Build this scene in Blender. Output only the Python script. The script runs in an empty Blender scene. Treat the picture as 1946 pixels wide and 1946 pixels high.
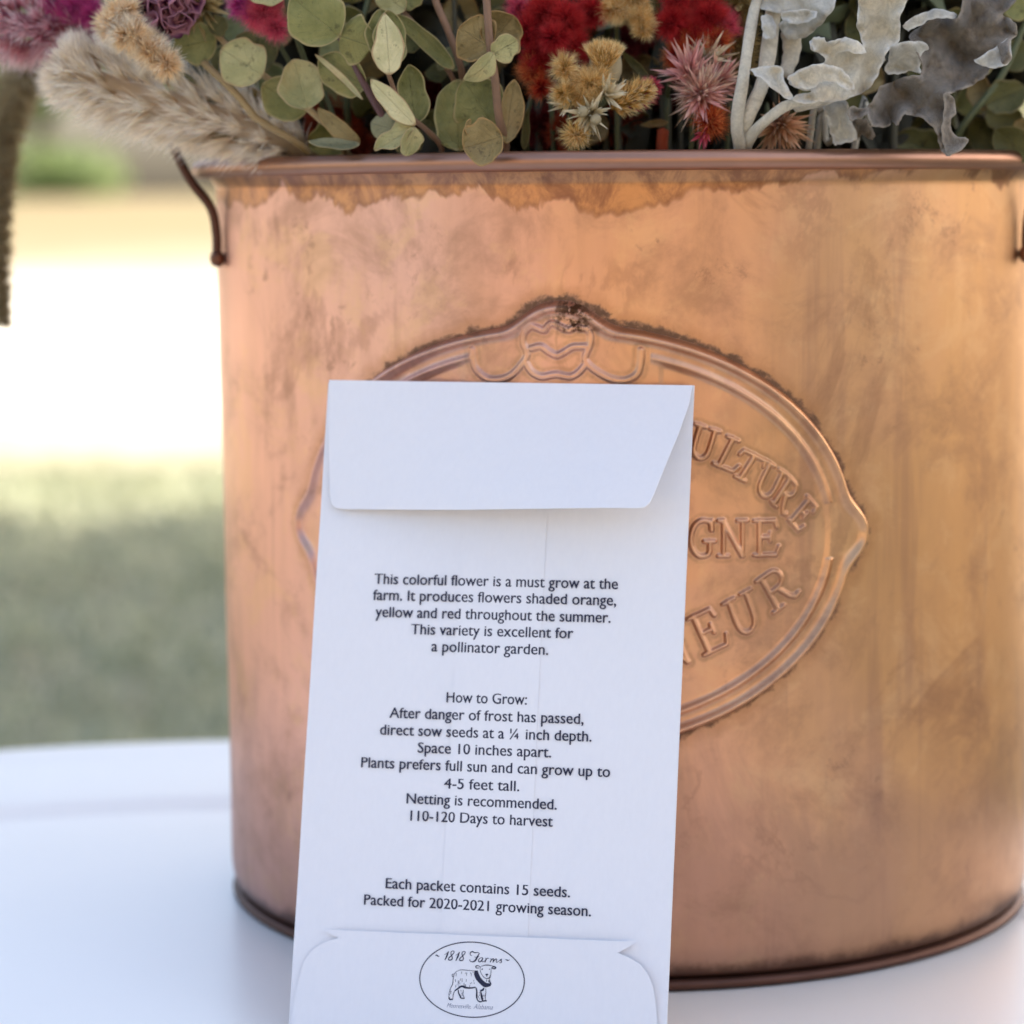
import bpy, math, random
import numpy as np
from mathutils import Vector, Matrix
from mathutils.geometry import delaunay_2d_cdt
random.seed(7); rng = np.random.default_rng(7)
SC = bpy.context.scene
COL = SC.collection

# ------------------------------------------------------------------ camera
F = 4543.0; S = 1946.0
H_EYE, PITCH, ROLL = .2142, .1287, -.0088
fw = np.array([0, math.cos(PITCH), -math.sin(PITCH)])
_r = np.array([1., 0, 0]); _u = np.cross(_r, fw)
cr_, sr_ = math.cos(ROLL), math.sin(ROLL)
RT = _r*cr_ + _u*sr_; UP = -_r*sr_ + _u*cr_
EYE = np.array([0, -.6, H_EYE])
cam = bpy.data.cameras.new('camera'); camo = bpy.data.objects.new('camera', cam); COL.objects.link(camo)
cam.sensor_width = 36; cam.lens = F/S*36; cam.clip_start = .02; cam.clip_end = 2000
m = Matrix([list(RT)+[EYE[0]], list(UP)+[EYE[1]], list(-fw)+[EYE[2]], [0, 0, 0, 1]])
# columns are the camera axes
m = Matrix(((RT[0], UP[0], -fw[0], EYE[0]), (RT[1], UP[1], -fw[1], EYE[1]), (RT[2], UP[2], -fw[2], EYE[2]), (0, 0, 0, 1)))
camo.matrix_world = m
cam.dof.use_dof = True; cam.dof.focus_distance = .602; cam.dof.aperture_fstop = 9.0
SC.camera = camo

# ------------------------------------------------------------------ light
SUN_EL, SUN_AZ = math.radians(45), math.radians(60)     # azimuth clockwise from +Y
w = bpy.data.worlds.new('World'); SC.world = w; w.use_nodes = True
nt = w.node_tree; bg = nt.nodes['Background']
sky = nt.nodes.new('ShaderNodeTexSky'); sky.sky_type = 'NISHITA'; sky.sun_disc = False
sky.sun_elevation = SUN_EL; sky.sun_rotation = SUN_AZ; sky.dust_density = 5.0; sky.ozone_density = .5; sky.air_density = 1.0
nt.links.new(sky.outputs[0], bg.inputs[0]); bg.inputs[1].default_value = .12
sl = bpy.data.lights.new('sun', 'SUN'); sl.energy = 4.6; sl.angle = math.radians(.5); sl.color = (1, .93, .82)
so = bpy.data.objects.new('sun', sl); COL.objects.link(so)
sd = Vector((math.cos(SUN_EL)*math.sin(SUN_AZ), math.cos(SUN_EL)*math.cos(SUN_AZ), math.sin(SUN_EL)))
so.rotation_euler = sd.to_track_quat('Z', 'Y').to_euler(); so.location = (0, 0, 30)
SC.view_settings.view_transform = 'Standard'; SC.view_settings.look = 'None'
SC.view_settings.exposure = 1.98; SC.view_settings.gamma = 1
SC.render.engine = 'CYCLES'; SC.cycles.max_bounces = 8; SC.cycles.diffuse_bounces = 4; SC.cycles.glossy_bounces = 4
SC.cycles.use_denoising = True

# ------------------------------------------------------------------ helpers
def at(u, v, y):
    """photo pixel -> point on the upright plane Y=y"""
    d = fw + RT*(u-S/2)/F - UP*(v-S/2)/F
    return EYE + d*((y-EYE[1])/d[1])
def px(y): return (y+.6)/F            # metres per photo pixel at that depth

def tag(o, label=None, cat=None, group=None, kind=None):
    if label: o['label'] = label
    if cat: o['category'] = cat
    if group: o['group'] = group
    if kind: o['kind'] = kind
    return o
def empty(name, loc=(0, 0, 0), label=None, cat=None, group=None):
    o = bpy.data.objects.new(name, None); o.location = [float(q) for q in loc]; o.empty_display_size = .01
    COL.objects.link(o); return tag(o, label, cat, group)
def mk(name, V, Fc, mat, parent=None, smooth=True, uv=None, attrs=None, kind=None, label=None):
    V = np.asarray(V, float)
    me = bpy.data.meshes.new(name)
    if parent is not None: V = V - np.array(parent.location)
    if isinstance(Fc, np.ndarray):
        k = Fc.shape[1]; n = len(Fc)
        me.vertices.add(len(V)); me.vertices.foreach_set('co', V.astype(np.float32).ravel())
        me.loops.add(n*k); me.loops.foreach_set('vertex_index', Fc.astype(np.int32).ravel())
        me.polygons.add(n); me.polygons.foreach_set('loop_start', np.arange(0, n*k, k, dtype=np.int32))
        me.update(calc_edges=True)
    else:
        me.from_pydata([tuple(p) for p in V], [], Fc); me.update()
    if smooth: me.polygons.foreach_set('use_smooth', np.ones(len(me.polygons), bool))
    if uv is not None:
        li = np.empty(len(me.loops), np.int32); me.loops.foreach_get('vertex_index', li)
        l = me.uv_layers.new(name='UVMap'); l.data.foreach_set('uv', np.asarray(uv, np.float32)[li].ravel())
    for k_, a_ in (attrs or {}).items():
        at_ = me.attributes.new(k_, 'FLOAT', 'POINT'); at_.data.foreach_set('value', np.asarray(a_, np.float32))
    me.materials.append(mat)
    o = bpy.data.objects.new(name, me); COL.objects.link(o)
    if parent is not None: o.parent = parent
    return tag(o, label, None, None, kind)
def solid(o, t, off=-1):
    s = o.modifiers.new('s', 'SOLIDIFY'); s.thickness = t; s.offset = off; return o
def grid_faces(nu, nv, wrap_u=False, wrap_v=False):
    i = np.arange(nu if wrap_u else nu-1); j = np.arange(nv if wrap_v else nv-1)
    I, J = np.meshgrid(i, j, indexing='ij'); I2 = (I+1) % nu; J2 = (J+1) % nv
    return np.stack([I*nv+J, I2*nv+J, I2*nv+J2, I*nv+J2], -1).reshape(-1, 4)
def spline(P, n):
    """Catmull-Rom through points"""
    P = np.asarray(P, float)
    if len(P) < 3: t = np.linspace(0, 1, n)[:, None]; return P[0]*(1-t)+P[-1]*t
    Q = np.vstack([2*P[0]-P[1], P, 2*P[-1]-P[-2]]); k = len(P)-1
    T = np.linspace(0, k-1e-6, n); i = T.astype(int); f = (T-i)[:, None]
    a, b, c, d = Q[i], Q[i+1], Q[i+2], Q[i+3]
    return .5*((2*b)+(-a+c)*f+(2*a-5*b+4*c-d)*f**2+(-a+3*b-3*c+d)*f**3)
def tube(P, R, seg=8, flat=1.0, cap=True):
    P = np.asarray(P, float); n = len(P); R = np.broadcast_to(np.asarray(R, float), (n,))
    T = np.gradient(P, axis=0); T /= np.linalg.norm(T, axis=1)[:, None]+1e-12
    ref = np.array([0, 1., 0]) if abs(T[0][1]) < .8 else np.array([1., 0, 0])
    V = []
    for i in range(n):
        a = np.cross(T[i], ref); a /= np.linalg.norm(a)+1e-12; b = np.cross(T[i], a)
        ref = -b if np.dot(-b, ref) > 0 else b
        ang = np.arange(seg)*2*math.pi/seg
        V.append(P[i]+R[i]*(np.cos(ang)[:, None]*a+flat*np.sin(ang)[:, None]*b))
    V = np.vstack(V); Fq = grid_faces(n, seg, False, True)
    if cap:
        V = np.vstack([V, P[0]-T[0]*R[0]*.5, P[-1]+T[-1]*R[-1]*.5])
        k = np.arange(seg); A = np.stack([k, (k+1) % seg, np.full(seg, n*seg), np.full(seg, n*seg)], -1)
        B = np.stack([(n-1)*seg+(k+1) % seg, (n-1)*seg+k, np.full(seg, n*seg+1), np.full(seg, n*seg+1)], -1)
        faces = [tuple(f) for f in Fq.tolist()]+[tuple(f[:3]) for f in A.tolist()]+[tuple(f[:3]) for f in B.tolist()]
        return V, faces
    return V, Fq
def boxmesh(x0, x1, y0, y1, z0, z1):
    V = [(x, y, z) for x in (x0, x1) for y in (y0, y1) for z in (z0, z1)]
    return V, [(0, 1, 3, 2), (4, 6, 7, 5), (0, 4, 5, 1), (2, 3, 7, 6), (0, 2, 6, 4), (1, 5, 7, 3)]
def join(parts):
    V = []; Fc = []; k = 0
    for v, f in parts:
        v = np.asarray(v); V.append(v); Fc += [tuple(int(i)+k for i in q) for q in f]; k += len(v)
    return np.vstack(V), Fc
def vnoise(X, scale, seed=0, oct=2):
    """cheap smooth 3-D pseudo noise"""
    r = np.random.default_rng(seed); out = 0; amp = 1.
    for o in range(oct):
        for _ in range(4):
            k = r.normal(size=X.shape[-1]); k /= np.linalg.norm(k)
            out = out+amp*np.sin((X@k)*scale*(1+.6*r.random())+r.random()*6.28)/4
        scale *= 2.1; amp *= .5
    return out

# ------------------------------------------------------------------ materials
def mat(name):
    m_ = bpy.data.materials.new(name); m_.use_nodes = True
    return m_, m_.node_tree, m_.node_tree.nodes['Principled BSDF']
def N(nt_, typ, **kw):
    n_ = nt_.nodes.new(typ)
    for k, v in kw.items():
        if k in n_.inputs: n_.inputs[k].default_value = v
        else: setattr(n_, k, v)
    return n_
def ramp(nt_, fac, stops):
    r = nt_.nodes.new('ShaderNodeValToRGB'); e = r.color_ramp.elements
    while len(e) < len(stops): e.new(.5)
    for q, (p, c) in zip(e, stops): q.position = p; q.color = (*c, 1) if len(c) == 3 else c
    nt_.links.new(fac, r.inputs[0]); return r.outputs[0]
def mixc(nt_, fac, a, b, mode='MIX'):
    m_ = nt_.nodes.new('ShaderNodeMix'); m_.data_type = 'RGBA'; m_.blend_type = mode
    for s_, v in ((m_.inputs[0], fac), (m_.inputs[6], a), (m_.inputs[7], b)):
        if hasattr(v, 'links'): nt_.links.new(v, s_)
        else: s_.default_value = v if not isinstance(v, tuple) else (*v, 1)
    return m_.outputs[2]
def math_(nt_, op, a, b=0., c=None, clamp=False):
    m_ = nt_.nodes.new('ShaderNodeMath'); m_.operation = op; m_.use_clamp = clamp
    for s_, v in zip(m_.inputs, (a, b) if c is None else (a, b, c)):
        if hasattr(v, 'links'): nt_.links.new(v, s_)
        else: s_.default_value = v
    return m_.outputs[0]
def maprange(nt_, v, a, b, c=0., d=1., smooth=True):
    r = nt_.nodes.new('ShaderNodeMapRange'); r.interpolation_type = 'SMOOTHSTEP' if smooth else 'LINEAR'
    nt_.links.new(v, r.inputs[0]); r.inputs[1].default_value = a; r.inputs[2].default_value = b
    r.inputs[3].default_value = c; r.inputs[4].default_value = d; return r.outputs[0]
def noise(nt_, vec, scale, detail=4, rough=.55, dist=0., out=0):
    n_ = nt_.nodes.new('ShaderNodeTexNoise'); n_.inputs['Scale'].default_value = scale
    n_.inputs['Detail'].default_value = detail; n_.inputs['Roughness'].default_value = rough
    n_.inputs['Distortion'].default_value = dist
    if vec is not None: nt_.links.new(vec, n_.inputs['Vector'])
    return n_.outputs[out]
def mapping(nt_, vec, sc=(1, 1, 1), loc=(0, 0, 0)):
    n_ = nt_.nodes.new('ShaderNodeMapping'); n_.inputs['Scale'].default_value = sc; n_.inputs['Location'].default_value = loc
    nt_.links.new(vec, n_.inputs[0]); return n_.outputs[0]
def bump(nt_, h, strength, dist, bs):
    b = nt_.nodes.new('ShaderNodeBump'); b.inputs['Strength'].default_value = strength; b.inputs['Distance'].default_value = dist
    nt_.links.new(h, b.inputs['Height']); nt_.links.new(b.outputs[0], bs.inputs['Normal']); return b
def attr(nt_, name):
    a = nt_.nodes.new('ShaderNodeAttribute'); a.attribute_name = name; return a.outputs['Fac']
def simple(name, col, rough=.6, metal=0., var=.12, scale=30, spec=.5, bumps=.0, bscale=200, sheen=0.):
    m_, t, b = mat(name); tc = t.nodes.new('ShaderNodeTexCoord').outputs['Object']
    n_ = noise(t, tc, scale, 5)
    lo = tuple(c*(1-var) for c in col); hi = tuple(min(1, c*(1+var)) for c in col)
    t.links.new(mixc(t, n_, lo, hi), b.inputs['Base Color'])
    b.inputs['Roughness'].default_value = rough; b.inputs['Metallic'].default_value = metal
    b.inputs['Specular IOR Level'].default_value = spec
    if sheen: b.inputs['Sheen Weight'].default_value = sheen; b.inputs['Sheen Roughness'].default_value = .5
    if bumps: bump(t, noise(t, tc, bscale, 4), .5, bumps, b)
    return m_

def copper_mat(name, medallion=False, plain=False):
    m_, t, b = mat(name)
    if plain: st = t.nodes.new('ShaderNodeTexCoord').outputs['Object']
    else:
        u = t.nodes.new('ShaderNodeUVMap'); u.uv_map = 'UVMap'; st = u.outputs[0]
    big = noise(t, mapping(t, st, (1, .6, 1)), 11, 4, .6, .4)
    # reddish on one side of the bucket, more yellow on the other
    if plain: side = big
    else:
        sx = t.nodes.new('ShaderNodeSeparateXYZ'); t.links.new(st, sx.inputs[0])
        side = math_(t, 'ADD', math_(t, 'MULTIPLY', sx.outputs[0], 3.6), math_(t, 'ADD', math_(t, 'MULTIPLY', big, 1.0), -.02))
    base = ramp(t, side, [(.25, (.77, .43, .335)), (.5, (.72, .39, .245)), (.75, (.67, .37, .18))])
    # vertical wipe streaks and cloudy tarnish
    stv = noise(t, mapping(t, st, (1, .12, 1)), 70, 5, .65, .3)
    base = mixc(t, maprange(t, stv, .35, .75, 0, .30), base, (.40, .215, .135))
    cl = noise(t, st, 30, 9, .68, .45)
    base = mixc(t, maprange(t, cl, .46, .66, 0, .5), base, (.34, .18, .105))
    cl2 = noise(t, mapping(t, st, (1, 1, 1), (3, 5, 1)), 42, 9, .72, .5)
    base = mixc(t, maprange(t, cl2, .50, .62, 0, .40), base, (.74, .45, .25))
    # drip marks that run down from the rim, and cloudy spots
    dr = noise(t, mapping(t, st, (1, .07, 1), (2, 8, 0)), 58, 5, .6, .15)
    base = mixc(t, maprange(t, dr, .56, .66, 0, .38), base, (.36, .19, .13))
    sp = noise(t, mapping(t, st, (1, .8, 1), (4, 4, 0)), 75, 9, .78, .3)
    base = mixc(t, math_(t, 'MULTIPLY', maprange(t, sp, .56, .64, 0, .55), maprange(t, noise(t, st, 14, 3), .45, .6)), base, (.30, .155, .10))
    # tide lines: thin dark contours of a noise
    cn = noise(t, mapping(t, st, (1, .8, 1), (7, 2, 0)), 13, 7, .62, .8)
    ln = math_(t, 'ABSOLUTE', math_(t, 'SUBTRACT', cn, .56))
    gate = maprange(t, noise(t, st, 20, 2), .45, .6)
    base = mixc(t, math_(t, 'MULTIPLY', maprange(t, ln, 0, .03, .30, 0), gate), base, (.28, .13, .08))
    fine = noise(t, st, 900, 3)
    scr = noise(t, mapping(t, st, (.05, 1, 1)), 1500, 3, .6)
    rough = math_(t, 'ADD', .27, math_(t, 'ADD', math_(t, 'MULTIPLY', cl, .20), math_(t, 'MULTIPLY', scr, .08)))
    metal = 1.0
    if not plain and not medallion:
        # heat-stained band hanging from the rim with a ragged lower edge
        top = attr(t, 'top')
        rag = math_(t, 'ADD', math_(t, 'MULTIPLY', noise(t, mapping(t, st, (1, .5, 1), (1, 3, 0)), 24, 5, .62, .8), .034), -.0105)
        dd = math_(t, 'SUBTRACT', rag, top)
        dd = math_(t, 'SUBTRACT', dd, maprange(t, sx.outputs[0], .0, .055, 0, .0062))
        band = maprange(t, dd, -.0007, .0012)
        edge = maprange(t, math_(t, 'ABSOLUTE', dd), 0, .002, 1, 0)
        bc = mixc(t, maprange(t, noise(t, mapping(t, st, (1, .6, 1)), 90, 8, .75, .5), .38, .62), (.20, .075, .035), (.58, .27, .10))
        base = mixc(t, math_(t, 'MULTIPLY', band, .75), base, bc)
        base = mixc(t, math_(t, 'MULTIPLY', math_(t, 'MULTIPLY', edge, band), .55), base, (.20, .09, .06))
        # dark residue along the badge
        d = attr(t, 'dmed'); gr = attr(t, 'gup')
        dn = math_(t, 'ADD', d, math_(t, 'MULTIPLY', math_(t, 'SUBTRACT', noise(t, st, 130, 8, .72, .5), .5), -.009))
        crust0 = maprange(t, math_(t, 'SUBTRACT', dn, math_(t, 'MULTIPLY', gr, .0008)), -.0004, .0009, 1, 0)
        crust = math_(t, 'MULTIPLY', crust0, maprange(t, noise(t, st, 420, 7, .75), .30, .50))
        halo = maprange(t, dn, .0, .0055, .65, 0)
        base = mixc(t, math_(t, 'MULTIPLY', halo, .8), base, (.42, .20, .09))
        cc = mixc(t, noise(t, st, 700, 4), (.075, .038, .018), (.24, .11, .05))
        base = mixc(t, math_(t, 'MULTIPLY', crust, .92), base, cc)
        rough = math_(t, 'ADD', rough, math_(t, 'MULTIPLY', crust, .35))
        metal = maprange(t, crust, 0, 1, 1, .35)
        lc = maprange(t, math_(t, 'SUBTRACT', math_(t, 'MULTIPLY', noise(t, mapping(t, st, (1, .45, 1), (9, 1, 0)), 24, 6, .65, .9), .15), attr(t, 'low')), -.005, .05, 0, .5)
        base = mixc(t, lc, base, (.24, .14, .11))  # low stain clouds, deepened to paint in the shaded lawn's reflection
        # grime just above the foot
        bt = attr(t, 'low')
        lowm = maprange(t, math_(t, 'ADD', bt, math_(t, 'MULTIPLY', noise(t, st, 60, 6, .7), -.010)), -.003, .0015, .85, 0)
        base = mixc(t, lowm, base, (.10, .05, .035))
    if medallion:
        g = attr(t, 'groove')
        gn = math_(t, 'MULTIPLY', g, maprange(t, noise(t, st, 160, 6, .7), .3, .62))
        base = mixc(t, math_(t, 'MULTIPLY', gn, .6), base, (.30, .17, .09))
        tp = attr(t, 'crown')
        crn = math_(t, 'MULTIPLY', tp, maprange(t, noise(t, st, 330, 7, .75), .44, .56))
        base = mixc(t, crn, base, (.10, .045, .02))
        rough = math_(t, 'ADD', rough, math_(t, 'MULTIPLY', crn, .3))
    t.links.new(base, b.inputs['Base Color'])
    if hasattr(metal, 'links'): t.links.new(metal, b.inputs['Metallic'])
    else: b.inputs['Metallic'].default_value = metal
    t.links.new(rough, b.inputs['Roughness'])
    hgt = math_(t, 'ADD', math_(t, 'MULTIPLY', fine, .10), cl)
    bump(t, hgt, .25, .00025, b)
    return m_
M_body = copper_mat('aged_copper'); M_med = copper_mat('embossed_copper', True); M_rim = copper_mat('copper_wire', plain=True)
M_rimd = simple('tarnished_rim', (.42, .225, .15), .42, 1., .35, 25)
M_dark = simple('dark_copper', (.105, .05, .035), .48, .85, .3, 60)
M_tarn = simple('tarnished_copper', (.34, .16, .10), .38, 1., .3, 60)

def paper_mat():
    m_, t, b = mat('white_paper'); tc = t.nodes.new('ShaderNodeTexCoord').outputs['Object']
    f = noise(t, mapping(t, tc, (1, 1, .25)), 900, 5, .7)
    t.links.new(mixc(t, f, (.81, .795, .805), (.87, .855, .86)), b.inputs['Base Color'])
    b.inputs['Roughness'].default_value = .75; b.inputs['Specular IOR Level'].default_value = .3
    bump(t, f, .35, .00008, b)
    b.inputs['Subsurface Weight'].default_value = 0
    return m_
M_paper = paper_mat()
M_ink = simple('printed_ink', (.030, .032, .060), .7, 0, .35, 2500, .2)
M_ink2 = simple('faded_ink', (.16, .18, .27), .7, 0, .3, 2500, .2)
def table_mat():
    m_, t, b = mat('white_table_enamel'); tc = t.nodes.new('ShaderNodeTexCoord').outputs['Object']
    f = noise(t, tc, 14, 5, .6)
    t.links.new(mixc(t, f, (.81, .785, .74), (.85, .83, .78)), b.inputs['Base Color'])
    b.inputs['Roughness'].default_value = .30
    bump(t, noise(t, tc, 9, 3), .2, .0015, b); return m_
M_table = table_mat()

def leaf_mat(name, c0, c1, edge, under=None, spec=.35, vein=.5):
    """dried leaf: UV.x along, UV.y across"""
    m_, t, b = mat(name)
    u = t.nodes.new('ShaderNodeUVMap'); u.uv_map = 'UVMap'
    oi = t.nodes.new('ShaderNodeObjectInfo').outputs['Random']
    tc = t.nodes.new('ShaderNodeTexCoord').outputs['Object']
    sx = t.nodes.new('ShaderNodeSeparateXYZ'); t.links.new(u.outputs[0], sx.inputs[0])
    n1 = noise(t, tc, 130, 6, .65); n2 = noise(t, tc, 1400, 3, .6)
    base = mixc(t, maprange(t, n1, .38, .62), c0, c1)
    base = mixc(t, maprange(t, noise(t, tc, 45, 4, .6), .52, .68, 0, .45), base, tuple(x*y for x, y in zip(c1, (1.15, .85, .7))))
    base = mixc(t, math_(t, 'MULTIPLY', oi, .35), base, tuple(min(1, x*1.35) for x in c1))
    # veins
    ay = math_(t, 'ABSOLUTE', sx.outputs[1])
    mid = maprange(t, ay, .0, .035, 1, 0)
    wv = t.nodes.new('ShaderNodeMath'); wv.operation = 'SINE'
    t.links.new(math_(t, 'MULTIPLY', math_(t, 'SUBTRACT', sx.outputs[0], math_(t, 'MULTIPLY', ay, .45)), 40.), wv.inputs[0])
    side = math_(t, 'MULTIPLY', maprange(t, wv.outputs[0], .93, 1.), .35)
    vn = math_(t, 'MULTIPLY', math_(t, 'MAXIMUM', mid, side), vein)
    base = mixc(t, vn, base, tuple(min(1, x*1.3+.02) for x in c1))
    spots = maprange(t, noise(t, tc, 420, 6, .75), .57, .64)
    base = mixc(t, math_(t, 'MULTIPLY', spots, .6), base, tuple(x*.35 for x in c0))
    er = attr(t, 'rimd')
    base = mixc(t, maprange(t, math_(t, 'ADD', er, math_(t, 'MULTIPLY', n1, .06)), .90, 1.02), base, edge)
    if under:
        g = t.nodes.new('ShaderNodeNewGeometry'); base = mixc(t, math_(t, 'MULTIPLY', g.outputs['Backfacing'], .0), base, under)
    t.links.new(base, b.inputs['Base Color']); b.inputs['Roughness'].default_value = .52
    b.inputs['Specular IOR Level'].default_value = spec
    h = math_(t, 'ADD', math_(t, 'MULTIPLY', n2, .35), math_(t, 'ADD', n1, math_(t, 'MULTIPLY', vn, -.8)))
    bump(t, h, .9, .0007, b)
    return m_
ML = {'g': leaf_mat('eucalyptus_green', (.130, .130, .034), (.225, .215, .068), (.36, .29, .12)),
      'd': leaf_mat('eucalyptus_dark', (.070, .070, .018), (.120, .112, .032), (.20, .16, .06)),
      'p': leaf_mat('eucalyptus_pale', (.27, .26, .105), (.40, .365, .165), (.42, .32, .15)),
      'c': leaf_mat('eucalyptus_cream', (.46, .42, .205), (.62, .55, .30), (.44, .30, .15)),
      'b': leaf_mat('eucalyptus_brown', (.17, .12, .040), (.29, .215, .085), (.36, .22, .08)),
      's': leaf_mat('eucalyptus_grey', (.18, .18, .095), (.29, .28, .155), (.36, .30, .16))}
M_stem = simple('dry_brown_stem', (.22, .12, .065), .6, 0, .4, 150, bumps=.0003, bscale=900)
M_stemy = simple('dry_yellow_stem', (.36, .25, .11), .6, 0, .35, 150, bumps=.0003, bscale=900)
M_stemg = simple('dry_green_stem', (.10, .11, .045), .6, 0, .4, 150, bumps=.0003, bscale=900)
def felt(name, a, b_):
    m_, t, b = mat(name); tc = t.nodes.new('ShaderNodeTexCoord').outputs['Object']
    n1 = noise(t, tc, 70, 6, .65); n2 = noise(t, mapping(t, tc, (1, 1, 1)), 1500, 5, .8)
    c = mixc(t, maprange(t, n1, .3, .7), a, b_)
    c = mixc(t, maprange(t, noise(t, tc, 260, 7, .7, .8), .42, .62, 0, .45), c, tuple(x*.62 for x in a))
    c = mixc(t, maprange(t, n2, .35, .7, 0, .35), c, tuple(x*.55 for x in a))
    eg = maprange(t, math_(t, 'ADD', attr(t, 'edge'), math_(t, 'MULTIPLY', math_(t, 'SUBTRACT', n1, .5), .8)), .25, .95)
    c = mixc(t, math_(t, 'MULTIPLY', eg, .26), c, tuple(min(.92, x*1.55+.10) for x in b_))
    t.links.new(c, b.inputs['Base Color']); b.inputs['Roughness'].default_value = .95; b.inputs['Specular IOR Level'].default_value = .1
    b.inputs['Sheen Weight'].default_value = .35; b.inputs['Sheen Roughness'].default_value = .4
    bump(t, math_(t, 'ADD', n2, math_(t, 'MULTIPLY', n1, .8)), .7, .0006, b); return m_
M_felt = felt('white_felted_leaf', (.66, .60, .46), (.86, .79, .64))
M_feltb = felt('blue_grey_felted_leaf', (.50, .475, .39), (.68, .65, .55))
M_feltg = felt('grey_felted_leaf', (.14, .115, .085), (.34, .285, .22))

def fur_mat(name, root, mid, tip, tip2=None, trans=.25):
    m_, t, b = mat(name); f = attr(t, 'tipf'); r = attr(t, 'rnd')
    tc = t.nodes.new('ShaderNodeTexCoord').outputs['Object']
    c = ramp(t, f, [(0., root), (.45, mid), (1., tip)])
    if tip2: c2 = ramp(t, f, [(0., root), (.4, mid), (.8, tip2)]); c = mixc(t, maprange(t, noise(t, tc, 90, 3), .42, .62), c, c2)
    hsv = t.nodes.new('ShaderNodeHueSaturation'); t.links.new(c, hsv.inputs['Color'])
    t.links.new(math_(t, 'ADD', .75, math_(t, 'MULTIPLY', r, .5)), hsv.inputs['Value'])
    t.links.new(hsv.outputs[0], b.inputs['Base Color']); b.inputs['Roughness'].default_value = .55
    b.inputs['Specular IOR Level'].default_value = .25
    tr = t.nodes.new('ShaderNodeBsdfTranslucent'); t.links.new(hsv.outputs[0], tr.inputs[0])
    mx = t.nodes.new('ShaderNodeMixShader'); mx.inputs[0].default_value = trans
    out = t.nodes['Material Output']; t.links.new(b.outputs[0], mx.inputs[1]); t.links.new(tr.outputs[0], mx.inputs[2]); t.links.new(mx.outputs[0], out.inputs[0])
    return m_
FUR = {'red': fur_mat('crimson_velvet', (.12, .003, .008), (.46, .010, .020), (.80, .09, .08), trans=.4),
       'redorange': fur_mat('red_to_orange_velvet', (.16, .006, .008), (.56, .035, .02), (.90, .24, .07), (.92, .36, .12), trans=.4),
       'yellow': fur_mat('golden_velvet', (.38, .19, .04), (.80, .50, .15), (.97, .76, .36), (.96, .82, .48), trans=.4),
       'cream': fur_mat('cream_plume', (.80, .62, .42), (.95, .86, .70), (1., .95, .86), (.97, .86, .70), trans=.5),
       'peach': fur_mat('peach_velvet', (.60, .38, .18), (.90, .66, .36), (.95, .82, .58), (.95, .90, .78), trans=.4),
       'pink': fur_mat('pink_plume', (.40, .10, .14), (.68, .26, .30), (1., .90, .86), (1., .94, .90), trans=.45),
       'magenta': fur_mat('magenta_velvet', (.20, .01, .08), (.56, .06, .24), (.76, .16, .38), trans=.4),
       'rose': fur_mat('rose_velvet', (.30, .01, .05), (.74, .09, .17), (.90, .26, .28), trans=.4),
       'dust': fur_mat('dusty_pink_bract', (.44, .17, .14), (.70, .32, .29), (.84, .48, .42), (.80, .62, .46)),
       'straw': fur_mat('straw_bract', (.32, .25, .12), (.68, .57, .36), (.88, .80, .58)),
       'brown': fur_mat('tan_bract', (.34, .15, .07), (.62, .34, .20), (.80, .55, .36)),
       'olive': fur_mat('olive_bract', (.16, .11, .03), (.38, .27, .10), (.58, .44, .20)),
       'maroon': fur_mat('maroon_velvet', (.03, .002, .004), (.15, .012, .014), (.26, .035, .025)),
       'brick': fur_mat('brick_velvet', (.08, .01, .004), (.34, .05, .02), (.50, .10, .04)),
       'purple': fur_mat('purple_calyx', (.07, .012, .045), (.20, .045, .13), (.44, .20, .24)),
       'green': fur_mat('amaranth_green', (.18, .13, .06), (.36, .28, .15), (.52, .43, .25))}

# ------------------------------------------------------------------ place
def sheet(name, z, x0, x1, y0, y1, nx, ny, m_, rise=False):
    xs = np.linspace(x0, x1, nx); ys = y0+(y1-y0)*np.linspace(0, 1, ny)**(2 if rise else 1)
    X, Y = np.meshgrid(xs, ys, indexing='ij'); Z = np.full_like(X, z)
    t = np.clip((Y-24)/40, 0, 1); Z = Z+1.2*t*t*(3-2*t)
    Z += .02*np.sin(X*.7)*np.sin(Y*.5)*(0 if not rise else 1)
    return tag(mk(name, np.stack([X, Y, Z], -1).reshape(-1, 3), grid_faces(nx, ny), m_), kind='structure')
GZ = -.74
def ground_mat(name, a, b_, c, sc):
    m_, t, b = mat(name); tc = t.nodes.new('ShaderNodeTexCoord').outputs['Object']
    x = mixc(t, maprange(t, noise(t, tc, sc, 6, .6), .38, .62), a, b_)
    x = mixc(t, maprange(t, noise(t, tc, sc*7, 6, .7), .48, .66), x, c)
    t.links.new(x, b.inputs['Base Color']); b.inputs['Roughness'].default_value = .9; b.inputs['Specular IOR Level'].default_value = .1
    bump(t, noise(t, tc, 60, 5), .6, .02, b); return m_
M_lawn = ground_mat('dry_lawn', (.37, .365, .25), (.43, .40, .30), (.36, .285, .235), 1.3)
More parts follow.
